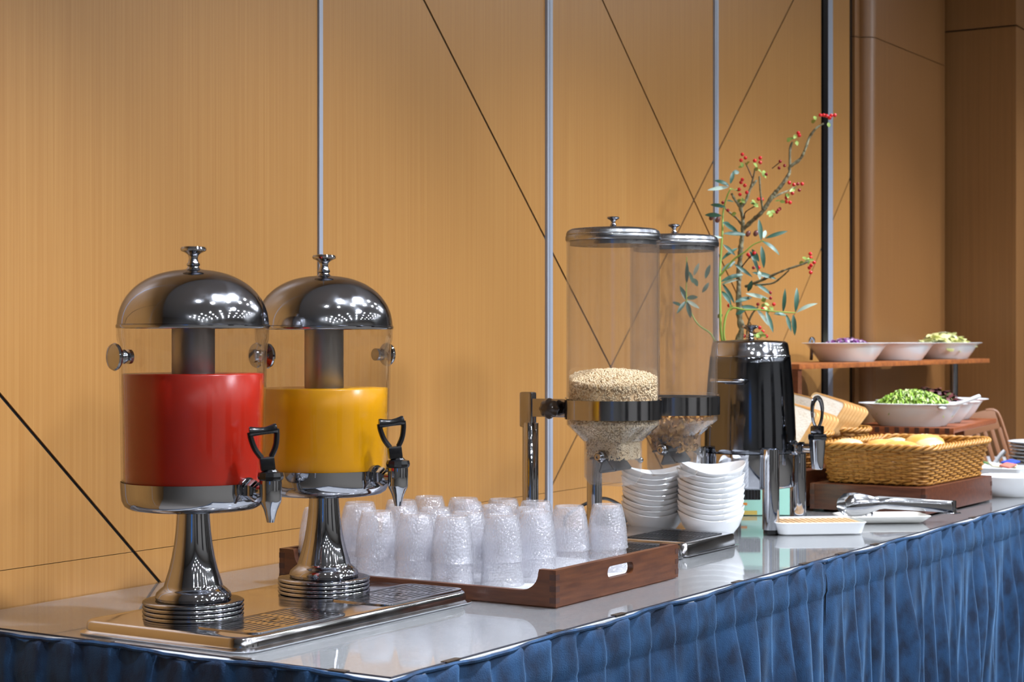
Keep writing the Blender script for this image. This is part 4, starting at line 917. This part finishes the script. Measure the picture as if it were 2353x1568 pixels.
for (x, y) in ((880, 130), (960, 145), (740, 250), (725, 255), (755, 262), (745, 575), (650, 650), (590, 715), (600, 725), (535, 470), (545, 480), (495, 665), (480, 680), (820, 1030), (835, 1025), (805, 1045), (540, 1300), (550, 1310), (580, 1330), (575, 1345), (510, 1500), (530, 1510), (495, 1510), (400, 640), (410, 660), (430, 420), (505, 430), (360, 580), (370, 730), (345, 1340), (415, 430), (700, 600)):
    for q in range(2):
        a = random.uniform(0, 6.28); leaf(bb_, (x, y), (x + 34*cos(a), y + 30*sin(a)), sprig, .0048, bdep(x, y) - .01, .3, 'sprig_leaf')

# ================================================================== FAR RIGHT END OF THE TABLE
sb = thing('serving_bowl', 'white porcelain bowl on the table just right of the walnut riser', 'bowl', (4.975, 1.458, .0003))
MB().lathe([(.0001, .0015), (.048, .0015), (.049, 0), (.053, 0), (.055, .004), (.070, .017), (.082, .036), (.0865, .052), (.0870, .0555), (.0850, .0565), (.080, .048), (.068, .022), (.050, .009), (.0001, .008)], 56).build('bowl', M['white'], sb, ang=60)
cdz = thing('condiment_dish', 'white rectangular dish of sachets behind the white bowl', 'dish', (5.175, 1.545, .0003), radians(4))
b = MB(); dish_rect(b, .085, .075, .012, .066, .010, .004); b.build('dish', M['white'], cdz)
pk = [((.60, .55, .35), (0, -.03, .070), .2), ((.03, .08, .55), (.035, -.02, .078), -.3), ((.75, .70, .50), (-.03, .01, .072), .5), ((.65, .20, .15), (-.045, -.03, .074), -.1), ((.20, .40, .15), (.01, .03, .072), .9), ((.80, .80, .78), (.05, .02, .070), 1.2)]
nms = ['cream', 'blue', 'yellow', 'red', 'green', 'white']
for (c, p, r), nm in zip(pk, nms):
    q = Matrix.Rotation(radians(4), 4, 'Z') @ Vector(p)
    o = thing('sachet', 'small %s condiment sachet in the white rectangular dish' % nm, 'sachet', (5.175+q.x, 1.545+q.y, q.z), r, 'condiment sachets'); o.rotation_euler = (.15, -.1, r)
    MB().box(-.028, .028, -.016, .016, -.003, .003, b=.0025).build('packet', mat('sachet_' + nm, c, .35), o)
for k, (px, py, d, lb) in enumerate(((2268, 1075, 5.42, 'left white sauce pot with spoon between the basket and the plates'), (2302, 1078, 5.36, 'right white sauce pot with spoon beside the stack of plates'))):
    p = view(px, py, d); o = thing('sauce_pot', lb, 'pot', (p.x, p.y, .0003))
    MB().lathe([(.0001, 0), (.022, 0), (.026, .01), (.030, .035), (.029, .062), (.027, .062), (.027, .035), (.022, .012), (.0001, .010)], 32).build('pot', M['white'], o)
    s = thing('porcelain_spoon', 'white porcelain spoon standing in the %s sauce pot' % ('left', 'right')[k], 'spoon', (p.x, p.y, .0113))
    e = RGT*.055*(1, 1)[k] + Vector((0, 0, (.088, .085)[k]))
    MB().tube(smooth_path([(0, 0, .005), e*.35 + Vector((0, 0, .012)), e*.7 + Vector((0, 0, .01)), e], 4), [.007]*5 + [.0062]*4 + [.0068]*4, 10).build('handle', M['white'], s)
    MB().ball((0, 0, .010), .010, 14, 8, (1.3, 1, .9)).build('bowl', M['white'], s)
plate_me = MB().lathe([(.0001, .001), (.060, .001), (.061, 0), (.066, 0), (.068, .003), (.090, .008), (.112, .0155), (.113, .0170), (.111, .0175), (.090, .0115), (.066, .0062), (.0001, .005)], 64).mesh('dinner_plate', True, 50)
for k in range(12):
    o = put(plate_me, 'dinner_plate', M['white'], None, (5.395 + random.uniform(-.003, .003), 1.470 + random.uniform(-.003, .003), TZ + .0004 + k*.0105))
    tag(o, '%s white plate%s in the stack at the right edge' % (('bottom', 'second', 'third', 'fourth', 'fifth', 'sixth', 'seventh', 'eighth', 'ninth', 'tenth', 'eleventh', 'top')[k], '' if k in (0, 11) else ' from the bottom'), 'plate', 'stacked white plates')
rk = thing('slatted_rack', 'brown slatted wooden rack leaning behind the plates at the far end', 'rack', (*(view(2290, 1080, 6.10).xy), .003), A0)
wr_ = mat('rack_wood', (.26, .10, .035), .5); T = Matrix.Rotation(radians(-14), 4, 'Y') @ Matrix.Rotation(radians(-12), 4, 'X')
MB(T).tube([(-.10, 0, .006), (-.105, 0, .195)], .008, 8).build('side_rail', wr_, rk); MB(T).tube(smooth_path([(.062, 0, .006), (.060, 0, .16), (.045, 0, .190), (.02, 0, .196)], 4), .007, 8).build('side_rail', wr_, rk)
MB(T).box(-.11, .05, -.006, .006, .125, .198, b=.003).build('top_board', wr_, rk)
for k in range(6): MB(T).box(-.090+k*.026, -.076+k*.026, -.005, .005, .006, .128, b=.002).build('slat', wr_, rk)
